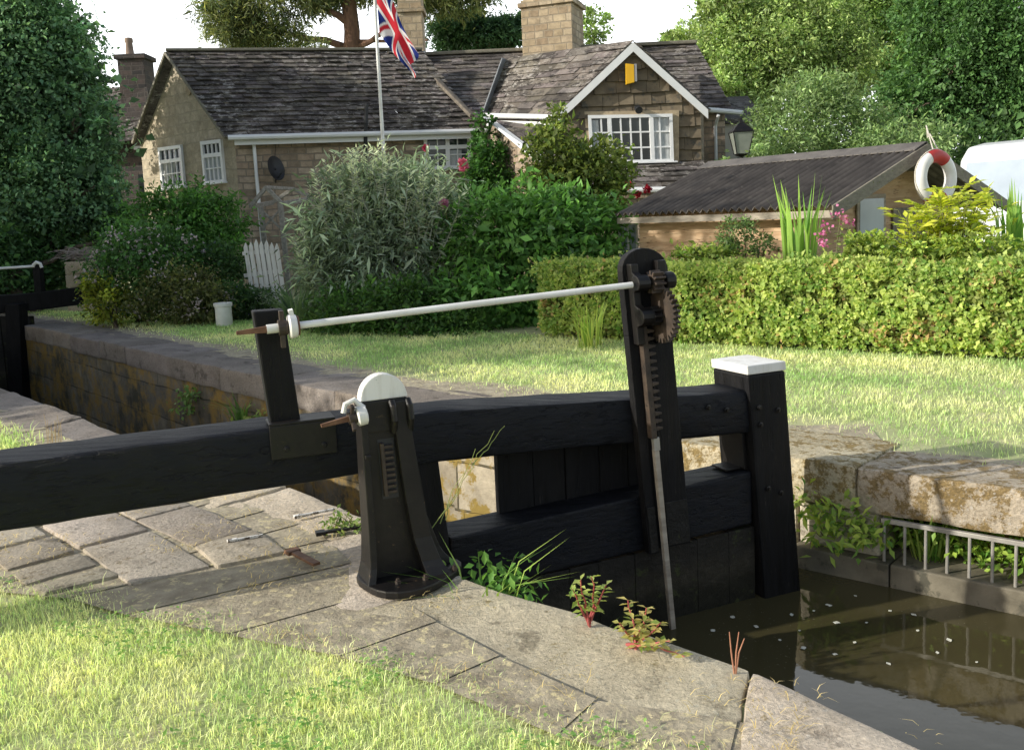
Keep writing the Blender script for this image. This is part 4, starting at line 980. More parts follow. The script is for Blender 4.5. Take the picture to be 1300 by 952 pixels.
# flagpole with a hanging flag
fb = P(487,195,17.0); pole_top = P(472,-75,17.0); base = Vector((fb.x+.06, 17.0, -.03))
fpole = thing('flagpole', 'slim white flagpole rising out of the silvery shrub', 'flagpole', base)
MB().tube([base, fb, P(479,60,17.0), pole_top], [.034,.032,.028,.024], 10).build('pole', PLAINWHITE, fpole, smooth=True)
mb = MB(); mb.lathe([(.0,-.05),(.045,-.03),(.055,0),(.045,.03),(.001,.05)], 12, Matrix.Translation(pole_top)); mb.build('finial', PLAINWHITE, fpole, smooth=True)
def jack(u, v):   # u along the fly 0..1 (5), v up the hoist 0..1 (3)
    x, y = (u-.5)*60, (v-.5)*30
    blue, red, white = (.012,.03,.20), (.55,.02,.035), (.78,.77,.76)
    if abs(x) < 3 or abs(y) < 3: return red
    if abs(x) < 5 or abs(y) < 5: return white
    L = math.hypot(60,30)
    d1 = (x*30-y*60)/L; d2 = (x*30+y*60)/L
    for d, sgn in ((d1, 1 if x > 0 else -1), (d2, 1 if x > 0 else -1)):
        if abs(d) < 3:
            q = d*sgn*(1 if d is d1 else -1)
            return red if 0 < (d*sgn) < 2 else white
    return blue
hb = 17.0; HT, HB = P(474.5,-52,hb), P(482,44,hb); FT, FB = P(529,66,hb), P(524,100,hb)
nx, ny = 110, 64; V = []; C = []
for i in range(nx+1):
    for j in range(ny+1):
        f, g = i/nx, j/ny; p = HT.lerp(FT,f).lerp(HB.lerp(FB,f),g)
        fold = math.sin(g*9+f*5)*.10*f**.6+math.sin(f*13-g*4)*.035*f
        p = p+Vector((math.sin(g*9+f*5+1.2)*.05*f, -.03+fold, -.07*math.sin(f*math.pi)*(1-g)*0+math.sin(f*8)*.012)); V.append(tuple(p)); C.append(jack(f,1-g))
F = []
for i in range(nx):
    for j in range(ny):
        a = i*(ny+1)+j; F += [(a,a+1,a+ny+2),(a,a+ny+2,a+ny+1)]
FLAGM = leaf_mat('flag_cloth', .25, .75)
for n_ in FLAGM.node_tree.nodes:
    if n_.type == 'MIX': n_.inputs[7].default_value = (1,1,1,1)
o = np_mesh('flag', np.array(V), np.array(F), FLAGM, None, np.array(C), loc=tuple(HT), smooth=True)
tag(o, 'red, white and blue union flag hanging limp from the pole', 'flag')

# dark house behind the left tree
dk = thing('dark_house', 'shaded dark stone house with a tall chimney behind the left tree', 'house', P(165,200,36)*1.0)
a,b,c,d = P(60,190,37),P(196,170,36),P(196,330,36),P(60,330,37)
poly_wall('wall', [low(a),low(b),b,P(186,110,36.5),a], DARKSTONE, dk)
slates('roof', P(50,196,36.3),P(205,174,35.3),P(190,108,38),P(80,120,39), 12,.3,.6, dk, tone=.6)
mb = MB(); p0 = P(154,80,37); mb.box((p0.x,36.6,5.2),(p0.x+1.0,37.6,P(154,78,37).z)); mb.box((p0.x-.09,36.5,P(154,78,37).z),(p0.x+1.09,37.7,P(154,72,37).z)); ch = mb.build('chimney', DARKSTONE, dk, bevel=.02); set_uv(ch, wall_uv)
mb = MB(); pc = P(164,72,37); mb.lathe([(.2,0),(.16,.1),(.13,.5),(.16,.56),(.15,.68),(.1,.7)],12,Matrix.Translation((pc.x,37.1,pc.z))); mb.build('chimney_pot', TERRAC, ch, smooth=True)
mb = MB(); mb.prism([P(176,222,35.9),P(188,221,35.9),P(189,250,35.9),P(177,251,35.9)],(0,-.05,0)); mb.build('window', GLASS, dk)
# ------------------------------------------------------------------ shed
E_ = Vector((.62,-.785,0)).normalized(); N_ = Vector((-E_.y*-1, 0, 0)); N_ = Vector((-.785,-.62,0)).normalized()
ZR, ZE = 2.25, 1.50; R1s = Vector((5.72,13.0,ZR)); Ls = 3.75; hw = 2.2
R0s = R1s-E_*Ls
shed = thing('garden_shed', 'timber garden shed with dark corrugated roof behind the clipped hedge', 'shed', (R1s-E_*2)*1.0-Vector((0,0,ZR)))
def rs(s, t, dz=0):   # s along ridge from front gable (0) back, t across (+ towards the lock)
    return R1s-E_*s+N_*t+Vector((0,0,-abs(t)/hw*(ZR-ZE)+dz))
for sgn, nm in ((1,'roof'),(-1,'far_roof')):
    mb = MB(); wn_ = 30; vs = []; cs = []; hs = hw if sgn == 1 else 2.62; nr = (N_*sgn*(ZR-ZE)+Vector((0,0,hw))).normalized()
    for i in range(wn_*4+1):
        s = Ls*i/(wn_*4); o_ = (0,.032,0,-.03)[i%4]
        for t in (0,.25,.5,.75,1): vs.append(rs(s, sgn*hs*t)+nr*(o_+.04)); cs.append((.55,.9,1.75,.9)[i%4]*(.8+.4*random.random()))  # corrugation flanks tinted light and dark, shading painted into the colour
    K = 5; n = wn_*4+1
    top = len(vs); vs += [v-nr*.012 for v in vs]
    fs = []
    for i in range(n-1):
        for k in range(K-1):
            a = i*K+k; fs += [(a,a+1,a+K+1,a+K),(top+a,top+a+K,top+a+K+1,top+a+1)]
        a = i*K+K-1; fs.append((a,a+K,top+a+K,top+a))
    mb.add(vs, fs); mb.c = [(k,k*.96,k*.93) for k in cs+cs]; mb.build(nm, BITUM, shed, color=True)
mb = MB()
for sgn in (1,-1):
    p = [rs(0,0,.085),rs(Ls,0,.085),rs(Ls,sgn*.30,.075),rs(0,sgn*.30,.075)]; mb.add(p+[q-Vector((0,0,.012)) for q in p],[(0,1,2,3),(7,6,5,4),(0,3,7,4),(1,5,6,2),(2,6,7,3)])
mb.build('ridge_cap', BITUM, shed, color=True)
for sgn in (1,-1):
    a, b = rs(-.03,0,.05), rs(-.03,sgn*((hw if sgn == 1 else 2.62)+.03),.05); mb = MB(); mb.prism([a,b,b-Vector((0,0,.17)),a-Vector((0,0,.17))], -E_*.03); mb.build('bargeboard', GREYWOOD, shed)
mb = MB(); a, b = rs(0,hw-.03,-.03), rs(Ls,hw-.03,-.03); mb.prism([a,b,b-Vector((0,0,.09)),a-Vector((0,0,.09))], -N_*.03); mb.build('fascia', OLDWOOD, shed)
def boards(name, a, b, z0, z1, out, mat=SHEDW, gab=None):
    mb = MB(); z = z0; a = Vector(a); b = Vector(b); out = Vector(out)
    while z < z1:
        h = .125; k = random.uniform(.78,1.18); f0, f1 = (0,1) if not gab else gab(z+h)
        if f1-f0 > .02:
            p, q = a.lerp(b,f0), a.lerp(b,f1); kk = (k,k*.96,k*.9)
            mb.hexa([Vector((p.x,p.y,z))+out*.022,Vector((q.x,q.y,z))+out*.022,Vector((q.x,q.y,z)),Vector((p.x,p.y,z)),Vector((p.x,p.y,z+h))+out*.008,Vector((q.x,q.y,z+h))+out*.008,Vector((q.x,q.y,z+h)),Vector((p.x,p.y,z+h))],None,kk)
        z += h
    return mb.build(name, mat, shed, color=True)
side0, side1 = rs(.62,hw-.32), rs(Ls-.2,hw-.32)
boards('side_wall', side0, side1, -.03, ZE-.02, N_)
fr0, fr1 = rs(.62,hw-.32), rs(.62,-(hw-.32))
boards('front_wall', fr0, fr1, -.03, ZR-.05, E_, gab=lambda z: (0,1) if z < ZE+.11 else ((z-ZE-.11)/(ZR-ZE-.11)*.5, 1-(z-ZE-.11)/(ZR-ZE-.11)*.5))
mb = MB(); mb.bar(Vector((fr0.x,fr0.y,-.03))+E_*.03+N_*.03, Vector((fr0.x,fr0.y,ZE+.06))+E_*.03+N_*.03, .07,.07, up=E_); mb.build('corner_post', OLDWOOD, shed)
wc = fr0.lerp(fr1,.40); wz = 1.36; X_ = -N_
mb = MB(); pw = lambda x,z,o=.03: Vector((wc.x,wc.y,wz+z))+X_*x+E_*o
mb.prism([pw(-.36,-.3),pw(.36,-.3),pw(.36,.3),pw(-.36,.3)], E_*.02); wf = mb.build('window', OLDWOOD, shed)
mb = MB(); mb.prism([pw(-.3,-.24,.052),pw(.3,-.24,.052),pw(.3,.24,.052),pw(-.3,.24,.052)], E_*.004); mb.build('pane', VANG, wf)
dd0 = fr0.lerp(fr1,.55); 
dcol = MB(); x = 0
while x < .9:
    k = random.uniform(.7,1.0); p = Vector((dd0.x,dd0.y,0))+X_*x+E_*.03; dcol.hexa([p,p+X_*.108,p+X_*.108+E_*.02,p+E_*.02]+[q+Vector((0,0,1.45)) for q in (p,p+X_*.108,p+X_*.108+E_*.02,p+E_*.02)],None,(k,k,k*.97)); x += .113
dcol.build('door', GREYWOOD, shed)
# lifebuoy hanging from the gable
lc = P(1188,226,12.55); LM = Matrix.Translation(lc) @ (E_*.8+Vector((.0,-.35,.05))).normalized().to_track_quat('Z','Y').to_matrix().to_4x4()
buoy = thing('lifebuoy', 'red and white lifebuoy hanging by a rope from the shed gable', 'lifebuoy', lc)
def torus_seg(mb, a0, a1, Rr=.285, rr=.085, n=10, m=14, sq=.85):
    vs = []
    for i in range(n+1):
        a = a0+(a1-a0)*i/n
        for k in range(m):
            b = 2*math.pi*k/m; r = Rr+rr*math.cos(b); vs.append((r*math.cos(a), r*math.sin(a), rr*sq*math.sin(b)))
    fs = [(i*m+k,i*m+(k+1)%m,(i+1)*m+(k+1)%m,(i+1)*m+k) for i in range(n) for k in range(m)]
    mb.add(vs, fs, LM)
tw = MB(); [torus_seg(tw, R(90*k-20-25+45*0+45), R(90*k+20+25), .285) for k in ()]
mb = MB(); torus_seg(mb, 0, 2*math.pi, n=48); mb.build('ring', PLAINWHITE, buoy, smooth=True)
for k in range(2):
    a = R(84+180*k); mb = MB(); torus_seg(mb, a-R(33), a+R(33), .285, .0885, 10); mb.build('red_band', ROSEM, buoy, smooth=True)
mb = MB(); mb.tube([LM @ Vector((.375*math.cos(R(a)), .375*math.sin(R(a)), .02*math.sin(a))) for a in range(0,361,12)], .008, 5)
top = rs(-.02,0,.13); mb.tube([LM @ Vector((-.04,.37,0)), top+Vector((-.02,0,.16)), top], .008, 5); mb.tube([LM @ Vector((.05,.37,0)), top+Vector((.03,0,.05)), top], .008, 5)
mb.build('grab_rope', ROPE, buoy)
# white van behind the shed
vb = P(1262,300,17.5); VX = Vector((.86,.5,0)); VY = Vector((-.5,.86,0)); VM = Matrix.Identity(4)
for i in range(3): VM[i][0], VM[i][1] = VX[i], VY[i]
VM.translation = Vector((P(1330,300,17.2).x, 17.2, 0))
van = thing('white_van', 'white high-roofed van parked behind the shed at the right edge', 'van', tuple(VM.translation))
prof = [(.0,.32),(.0,1.25),(.10,1.55),(.22,2.30),(.42,2.52),(.9,2.60),(4.6,2.62),(5.0,2.5),(5.1,1.2),(5.1,.32)]
mb = MB(); n = len(prof); vs = []
for y, ins in ((0,.12),(.12,.0),(1.88,.0),(2.0,.12)):
    for x, z in prof: vs.append((x+(ins if x < 2 else -ins), y, z-(ins*.5 if z > 2 else 0)))
fs = [tuple(range(n-1,-1,-1)), tuple(range(3*n,4*n))]+[(k*n+i,k*n+(i+1)%n,(k+1)*n+(i+1)%n,(k+1)*n+i) for k in range(3) for i in range(n)]
mb.add(vs, fs, VM); mb.build('body', VANW, van, bevel=.05, segs=3, smooth=True)
mb = MB(); mb.prism([(.22,-.012,.85),(1.5,-.012,.85),(1.5,-.012,1.80),(.30,-.012,1.80)],(0,.03,0),VM); mb.build('side_window', VANG, van, bevel=.02)
mb = MB(); mb.prism([(1.7,-.012,1.05),(3.6,-.012,1.05),(3.6,-.012,1.86),(1.7,-.012,1.86)],(0,.03,0),VM); mb.build('side_window', VANG, van, bevel=.02)
mb = MB(); mb.prism([(.07,.2,1.28),(.07,1.8,1.28),(.2,1.75,2.2),(.2,.25,2.2)],(-.03,0,.01),VM); mb.build('windscreen', VANG, van, bevel=.02)
mb = MB(); mb.box((-.08,.05,.30),(.05,1.95,.62),VM); mb.build('bumper', DARKPL, van, bevel=.03)
for x, y in ((.9,.02),(4.1,.02),(.9,1.78),(4.1,1.78)):
    WM_ = VM @ Matrix.Translation((x,y+.1,.34)) @ Matrix.Rotation(R(90),4,'X')
    mb = MB(); mb.lathe([(.2,-.11),(.31,-.11),(.34,-.07),(.34,.07),(.31,.11),(.2,.11)],24,WM_); wh = mb.build('wheel', RUBBER, van, smooth=True)
    mb = MB(); mb.lathe([(.205,-.09),(.205,.112),(.12,.105),(.05,.115)],20,WM_); mb.build('rim', STEEL, wh, smooth=True)
for y in (.12,1.66):
    mb = MB(); mb.box((-.012,y,.75),(.05,y+.22,.98),VM); mb.build('headlight', GLASS, van, bevel=.03)
# ------------------------------------------------------------------ garden furniture
# white pot
pb_ = G(285,412); pot = thing('white_pot', 'plain white cylindrical pot standing at the lawn edge before the shrubs', 'pot', pb_)
MB().lathe([(.128,-.02),(.135,.0),(.135,.30),(.15,.305),(.155,.34),(.15,.365),(.125,.367),(.12,.33)],24,Matrix.Translation(pb_)).build('body', PLAINWHITE, pot, smooth=True)
MB().lathe([(.119,.31),(.119,.335)],20,Matrix.Translation(pb_)).build('soil', BED, pot)
# picket gate
pk = thing('picket_gate', 'weathered white picket gate leaning among the shrubs', 'gate', Vector((P(330,340,17.4).x,17.4,0)))
rl_ = [P(308,322,17.42),P(352,318,17.42),P(354,344,17.42),P(310,350,17.42)]
for i in range(7):
    u = 309+i*6.6; top = 306-(2 if i in (2,4) else 0)+abs(i-3)*.7+random.uniform(-1,1); k = .015*18.5/FPX*1000
    a, b = P(u,top+6,17.35), P(u+5,top+6-.4,17.35); z = -.02
    ln = .09
    mb = MB(); mb.prism([Vector((a.x+ln,17.35,z)),Vector((b.x+ln,17.35,z)),b,P(u+2.5,top,17.35),a],(0,.03,0)); mb.build('picket', WHITEP, pk)
for a, b in ((rl_[0],rl_[1]),(rl_[3],rl_[2])):
    mb = MB(); mb.bar(a, b, .03,.07, up=(0,1,0)) if False else mb.bar(a, b, .04, .07); mb.build('rail', WHITEP, pk)
# rustic arch
ar = thing('garden_arch', 'grey weathered timber garden arch with a small pitched roof', 'garden arch', Vector((P(350,300,19.6).x,19.6,0)))
pts = dict(a=P(318,262,19.9),b=P(338,238,19.9),c=P(358,259,19.9),a2=P(345,258,21),b2=P(372,240,21),c2=P(398,252,21))
ARCHW = surf('silvered_timber', (.20,.185,.16), (.36,.34,.30), 5, .9, .5, .006, stretch=(3,3,3))
def beam_(name, p, q, w=.08): MB().bar(p, q, w, w).build(name, ARCHW, ar, bevel=.012)
beam_('rafter',pts['a'],pts['b']); beam_('rafter',pts['b'],pts['c']); beam_('rafter',pts['b2'],pts['c2']); beam_('rafter',pts['a2'],pts['b2'])
beam_('ridge_pole',pts['b'],pts['b2'],.07); beam_('side_beam',pts['c'],pts['c2'],.09); beam_('side_beam',pts['a'],pts['a2'],.09)
for p in (P(331,262,19.9),P(356,258,19.9),P(380,256,21.0),P(398,254,21.0)): beam_('post', Vector((p.x+.05,p.y,-.03)), p, .1)
beam_('brace',P(333,268,19.9),P(356,290,19.9),.045); beam_('brace',P(356,266,19.9),P(334,290,19.9),.045)
# gate pillar on the far left bank with a dry brush heap on it
gp0 = P(104,344,20.5); pil = thing('stone_pillar', 'short rough stone gate pillar beyond the far lock gate', 'pillar', Vector((gp0.x,20.5,-.03)))
mb = MB(); 
for i in range(4):
    z0 = -.05+i*.27; j = random.uniform(-.03,.03); rough_hexa(mb,[(gp0.x-.25+j,20.25,z0),(gp0.x+.25+j,20.25,z0),(gp0.x+.25+j,20.75,z0),(gp0.x-.25+j,20.75,z0),(gp0.x-.25+j,20.25,z0+.265),(gp0.x+.25+j,20.25,z0+.265),(gp0.x+.25+j,20.75,z0+.265),(gp0.x-.25+j,20.75,z0+.265)],2,.015,(.95,.88,.84))
mb.build('shaft', COPING, pil, color=True, smooth=True)
bp = thing('brush_heap', 'dry twiggy brush heaped on top of the stone pillar', 'brush', Vector((gp0.x,20.5,1.03)))
mb = MB()
for i in range(150):
    a = random.uniform(0,6.28); r0 = random.uniform(0,.4); p = Vector((gp0.x+r0*math.cos(a),20.5+r0*math.sin(a)*.6,1.03+random.uniform(0,.2))); b = random.uniform(0,6.28); q = p+Vector((math.cos(b)*.35,math.sin(b)*.25,random.uniform(-.08,.14))); mb.tube([p,p.lerp(q,.5)+Vector((0,0,.04)),q],.006,4)
mb.build('twigs', surf('dry_twig',(.30,.25,.23),(.42,.36,.33),8,.9,0), bp)
# garden lantern and the bit of wall behind it
lp = P(941,180,21.0); lan = thing('lamp_post', 'black lantern on a post beside the right end of the cottage', 'lamp post', Vector((lp.x,21,0)))
MB().tube([Vector((lp.x,21,0)),Vector((lp.x,21,lp.z-.3))],[.05,.035],10).build('post', IRON, lan, smooth=True)
LMx = Matrix.Translation(lp)
mb = MB()
for sx, sy in ((1,1),(1,-1),(-1,1),(-1,-1)): mb.bar(lp+Vector((.13*sx,.13*sy,-.27)), lp+Vector((.22*sx,.22*sy,.2)), .016,.016, up=(1,0.2,0))
mb.lathe([(.33,0),(.30,.03),(.12,.17),(.05,.20),(.03,.3)],4,Matrix.Translation(lp+Vector((0,0,.2))) @ Matrix.Rotation(R(45),4,'Z')); mb.lathe([(.06,-.06),(.19,0)],4,Matrix.Translation(lp+Vector((0,0,-.27))) @ Matrix.Rotation(R(45),4,'Z'))
fr = mb.build('lantern_frame', IRON, lan)
mb = MB(); mb.lathe([(.175,-.26),(.29,.19)],4,LMx @ Matrix.Rotation(R(45),4,'Z')); mb.build('lantern_glass', surf('smoky_glass',(.20,.22,.19),(.28,.30,.26),3,.2,0), fr)
ow = thing('outbuilding', 'pale rendered outbuilding glimpsed between the cottage and the trees', 'outbuilding', Vector((P(938,200,27).x,27,0)))
a,b = P(918,158,27),P(962,155,27.4); mb = MB(); mb.prism([low(a),low(b),b,a],(0,3,0)); mb.build('wall', surf('pale_render',(.50,.46,.40),(.42,.39,.34),2,.9,.2), ow)
mb = MB(); mb.hexa([a+Vector((-.2,-.2,0)),b+Vector((.2,-.2,0)),b+Vector((.2,3.2,0)),a+Vector((-.2,3.2,0)),a+Vector((-.1,-.2,.12)),b+Vector((.1,-.2,.12)),b+Vector((.1,1.5,.9)),a+Vector((-.1,1.5,.9))]); mb.build('roof', SLATE, ow, color=True)

# ------------------------------------------------------------------ hedge
def hline(f): return Vector((.22,12.45,0)).lerp(Vector((4.88,8.95,0)), f)
hd = (hline(1)-hline(0)).normalized(); hn = Vector((hd.y,-hd.x,0)); hn = hn if hn.y < 0 else -hn
HL = (hline(1)-hline(0)).length*1.75
hedge = thing('clipped_hedge', 'long low clipped hedge in full sun between the lawn and the shed', 'hedge', hline(.5))
mb = MB()
for i in range(34):
    b0 = hline(0)+hd*(HL*(i+.5)/34)-hn*.45
    for _ in range(3): limb(mb, b0, b0+Vector((random.uniform(-.2,.2),random.uniform(-.2,.2),.8)), .012,.004,.15,5)
mb.build('stem', BARK, hedge)
n = 62000; s = RNG.random(n)*HL; which = RNG.random(n)
h0 = .93; th = .85
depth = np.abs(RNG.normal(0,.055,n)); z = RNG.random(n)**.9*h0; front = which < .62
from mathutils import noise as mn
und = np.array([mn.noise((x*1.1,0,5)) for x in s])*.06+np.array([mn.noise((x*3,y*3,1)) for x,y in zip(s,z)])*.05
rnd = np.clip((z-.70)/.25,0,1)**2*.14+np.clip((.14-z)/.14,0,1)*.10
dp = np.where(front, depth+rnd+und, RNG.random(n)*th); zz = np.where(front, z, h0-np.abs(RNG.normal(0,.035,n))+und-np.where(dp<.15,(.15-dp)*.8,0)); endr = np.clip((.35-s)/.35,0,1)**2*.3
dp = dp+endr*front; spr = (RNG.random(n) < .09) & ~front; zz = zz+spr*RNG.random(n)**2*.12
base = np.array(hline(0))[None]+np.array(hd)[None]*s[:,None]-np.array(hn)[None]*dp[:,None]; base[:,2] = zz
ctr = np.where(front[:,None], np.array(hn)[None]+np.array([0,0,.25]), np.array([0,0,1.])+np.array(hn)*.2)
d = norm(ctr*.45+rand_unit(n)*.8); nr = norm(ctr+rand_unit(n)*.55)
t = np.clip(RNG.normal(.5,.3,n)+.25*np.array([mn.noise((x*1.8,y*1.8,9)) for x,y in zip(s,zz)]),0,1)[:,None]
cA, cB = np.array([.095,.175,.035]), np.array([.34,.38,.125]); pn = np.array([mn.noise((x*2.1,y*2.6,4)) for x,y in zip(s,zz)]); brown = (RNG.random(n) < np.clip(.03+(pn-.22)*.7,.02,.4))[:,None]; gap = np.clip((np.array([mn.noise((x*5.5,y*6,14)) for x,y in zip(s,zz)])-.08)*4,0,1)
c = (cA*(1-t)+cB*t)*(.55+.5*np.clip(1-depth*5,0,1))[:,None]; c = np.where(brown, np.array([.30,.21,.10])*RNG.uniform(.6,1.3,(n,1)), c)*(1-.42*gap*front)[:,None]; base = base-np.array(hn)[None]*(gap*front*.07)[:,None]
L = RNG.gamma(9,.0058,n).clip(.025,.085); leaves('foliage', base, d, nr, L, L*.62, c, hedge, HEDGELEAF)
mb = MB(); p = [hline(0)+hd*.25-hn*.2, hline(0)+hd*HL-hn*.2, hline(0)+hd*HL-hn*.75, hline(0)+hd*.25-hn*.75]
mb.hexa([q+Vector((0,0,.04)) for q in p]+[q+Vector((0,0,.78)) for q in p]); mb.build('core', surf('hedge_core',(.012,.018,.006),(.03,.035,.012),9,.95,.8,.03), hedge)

# ------------------------------------------------------------------ shrubs and garden plants
DG, MG_, LG = (.028,.065,.020), (.055,.12,.025), (.13,.21,.04)
def gz(u, Y): p = P(u,300,Y); return Vector((p.x, Y, -.03))
sh = shrub
sh('buddleia_bush', 'large silvery grey-green buddleia in front of the cottage with whitish flower spikes', gz(475,15.2),
   [blob(482,330,15.2,88,88,1.2), blob(432,300,15.0,46,74), blob(520,270,15.4,62,70), blob(472,240,15.4,50,48), blob(420,355,14.8,44,44), blob(552,272,15.5,38,48)], 20000, .17, .19,
   (.11,.155,.105), (.27,.32,.255), stems=34, clump=26, sig=.20, hollow=.45, droop=-.35)
bud = [o for o in COL.objects if o.name.startswith('buddleia_bush')][0]
# arching silvery shoots with pale tips
pp=[]; dd_=[]; cc_=[]; mb = MB()
for i in range(120):
    a = random.uniform(0,1); u = 365+a*235+random.uniform(-8,8); topv = 172+abs(u-475)*.42+random.uniform(0,75)+(60 if u<390 else 0)
    tip = P(u+random.uniform(-18,18), topv, 15.2+random.uniform(-.9,.5)); b = P(480+(u-480)*.75, topv+75, tip.y); pts = limb(mb, b, tip, .008,.003,.10,4,6)
    for k in range(1,7):
        for s_ in range(5):
            q = pts[k-1].lerp(pts[k], s_/5); a2 = random.uniform(0,6.28); pp.append(tuple(q)); dd_.append((math.cos(a2),math.sin(a2)*.8,.55 if k>4 else .25)); w_ = 1 if k > 4 else .6; cc_.append((.36*w_+.03,.39*w_+.03,.34*w_))
mb.build('shoot', surf('silver_stem',(.28,.29,.24),(.36,.36,.30),8,.8,0), bud)
pp = np.array(pp); leaves('shoot_leaves', pp, np.array(dd_), rand_unit(len(pp)), RNG.uniform(.07,.15,len(pp)), .026, np.array(cc_)*RNG.uniform(.7,1.2,(len(pp),1)), bud)
sh('green_shrub', 'bright green leafy shrub filling the bed left of the hedge', gz(660,14.6),
   [blob(665,340,14.6,85,90,1.0), blob(620,300,14.8,55,60), blob(720,310,14.9,60,70), blob(600,385,14.0,60,50), blob(760,300,15.2,40,50), blob(690,280,15.0,60,45)], 17000, .125, .5, (.05,.12,.03), (.12,.25,.06), clump=30, sig=.2, stems=14, droop=-.3)
sh('dark_underplanting', 'dark leafy undergrowth at the foot of the silvery bush along the lawn', gz(520,13.6),
   [blob(520,400,13.7,70,42,.6), blob(450,395,14.0,50,35,.5), blob(580,420,13.3,50,28,.5)], 9000, .08, .5, (.03,.075,.02), (.075,.15,.035), cat='shrub', stems=8, clump=30)
sh('climbing_shrub', 'tall golden-green climbing shrub against the wing of the cottage', gz(722,19.5),
   [blob(705,200,19.5,38,40,.6), blob(735,240,19.3,55,50,.7), blob(768,215,19.4,32,42,.5), blob(700,255,19.4,40,40), blob(710,165,19.6,16,30,.3)], 13000, .11, .55, (.045,.085,.02), (.17,.20,.05), stems=10, clump=22, sig=.2, hollow=.4)
sh('ivy', 'dark green ivy climbing the corner of the cottage wall', gz(618,23.6),
   [blob(614,185,23.9,13,42,.2), blob(622,215,23.6,24,32,.3), blob(612,240,23.5,26,40,.4)], 5000, .10, .8, (.025,.07,.018), (.06,.14,.03), cat='ivy', stems=4, clump=20)
sh('flowering_shrub', 'rounded green shrub dotted with pale lilac flowers at the far end of the lawn', gz(172,17.0),
   [blob(175,350,17.0,62,52,.8), blob(152,322,17.4,28,38), blob(205,330,17.2,45,45)], 11000, .075, .55, (.03,.075,.022), (.07,.15,.04), stems=10, flowers=(420,.045,(.55,.45,.55),(.70,.62,.68)))
sh('leafy_shrub', 'tall mid green shrub with upright shoots below the gable windows', gz(235,18.8),
   [blob(235,290,18.8,62,45,.8), blob(190,290,18.9,35,45), blob(275,285,18.9,38,45), blob(225,262,19.0,30,26), blob(255,255,19.2,18,28), blob(283,325,18.4,24,50)], 12000, .09, .5, (.035,.095,.022), (.085,.19,.04), stems=14)
sh('golden_shrub', 'small yellow-green bush at the edge of the stone coping', gz(138,16.3), [blob(138,385,16.3,26,24,.4), blob(125,365,16.5,18,22,.3)], 2600, .07, .5, (.10,.15,.02), (.27,.28,.04), stems=5)
sh('bronze_shrub', 'low bronze-tinged shrub in front of the lilac flowered one', gz(228,16.4), [blob(225,378,16.4,58,36,.6), blob(262,390,16.2,34,26,.5)], 6500, .065, .5, (.05,.075,.022), (.13,.13,.05), stems=7, flowers=(160,.035,(.5,.4,.45),(.6,.55,.55)))
sh('dark_shrub', 'dense dark green shrub between the picket gate and the white pot', gz(300,17.2), [blob(278,355,17.6,32,48,.5), blob(318,386,16.8,36,24,.4), blob(290,388,16.6,30,26,.4)], 7000, .075, .5, (.02,.05,.018), (.05,.10,.03), stems=7, flowers=(90,.035,(.12,.10,.35),(.2,.16,.45)))
strap_clump('strap_leaf_plant', 'clump of grey-green strap leaves in front of the silvery bush', gz(372,14.6)+Vector((0,0,0)), 130, .22, .85, .045, (.05,.09,.05), (.12,.17,.10), lean=(.3,1.0))
strap_clump('day_lily', 'arching strap leaves at the lawn edge beneath the white spindle', gz(408,14.0), 90, .2, .5, .035, (.06,.12,.04), (.14,.2,.07), lean=(.5,1.3))
strap_clump('tall_grass_clump', 'tall light green grass stems at the left end of the hedge', Vector((.95,11.3,-.03)), 45, .15, .62, .02, (.16,.26,.05), (.32,.36,.1), lean=(.1,.6))
# roses
def rose(name, label, u, v, Y, r, ca, cb):
    p = P(u,v,Y); t = thing('rose', label, 'flower', p); k = 70; d = rand_unit(k); tt = RNG.random((k,1)); f = RNG.random((k,1))
    leaves('petals', np.array(p)+d*r*f*.6, norm(d+np.array([0,-.3,.5])), d, r*RNG.uniform(.5,.9,k), r*.8, np.array(ca)*(1-tt)+np.array(cb)*tt, t, PETAL)
    MB().tube([p-Vector((0,0,.5))+Vector((.05,.2,0)), p], .008, 5).build('stem', STEM, t)
rose('rose','large pink rose bloom beside the cottage window',588,210,16.2,.11,(.60,.09,.20),(.72,.25,.36))
rose('rose','pale pink rose over the right of the silvery bush',564,259,14.6,.08,(.58,.22,.42),(.7,.4,.55))
rose('rose','dark red rose by the left end of the lean-to roof',798,236,20.8,.10,(.35,.01,.03),(.5,.03,.06))
rose('rose','dark red rose nearest the lean-to gutter',822,241,20.8,.10,(.35,.01,.03),(.5,.03,.06))
rose('rose','dark red rose bud lowest of the three at the lean-to',810,247,20.8,.08,(.35,.01,.03),(.5,.03,.06))
rose('rose','small deep pink bud near the cottage window frame',540,188,16.2,.06,(.4,.03,.1),(.5,.08,.15))
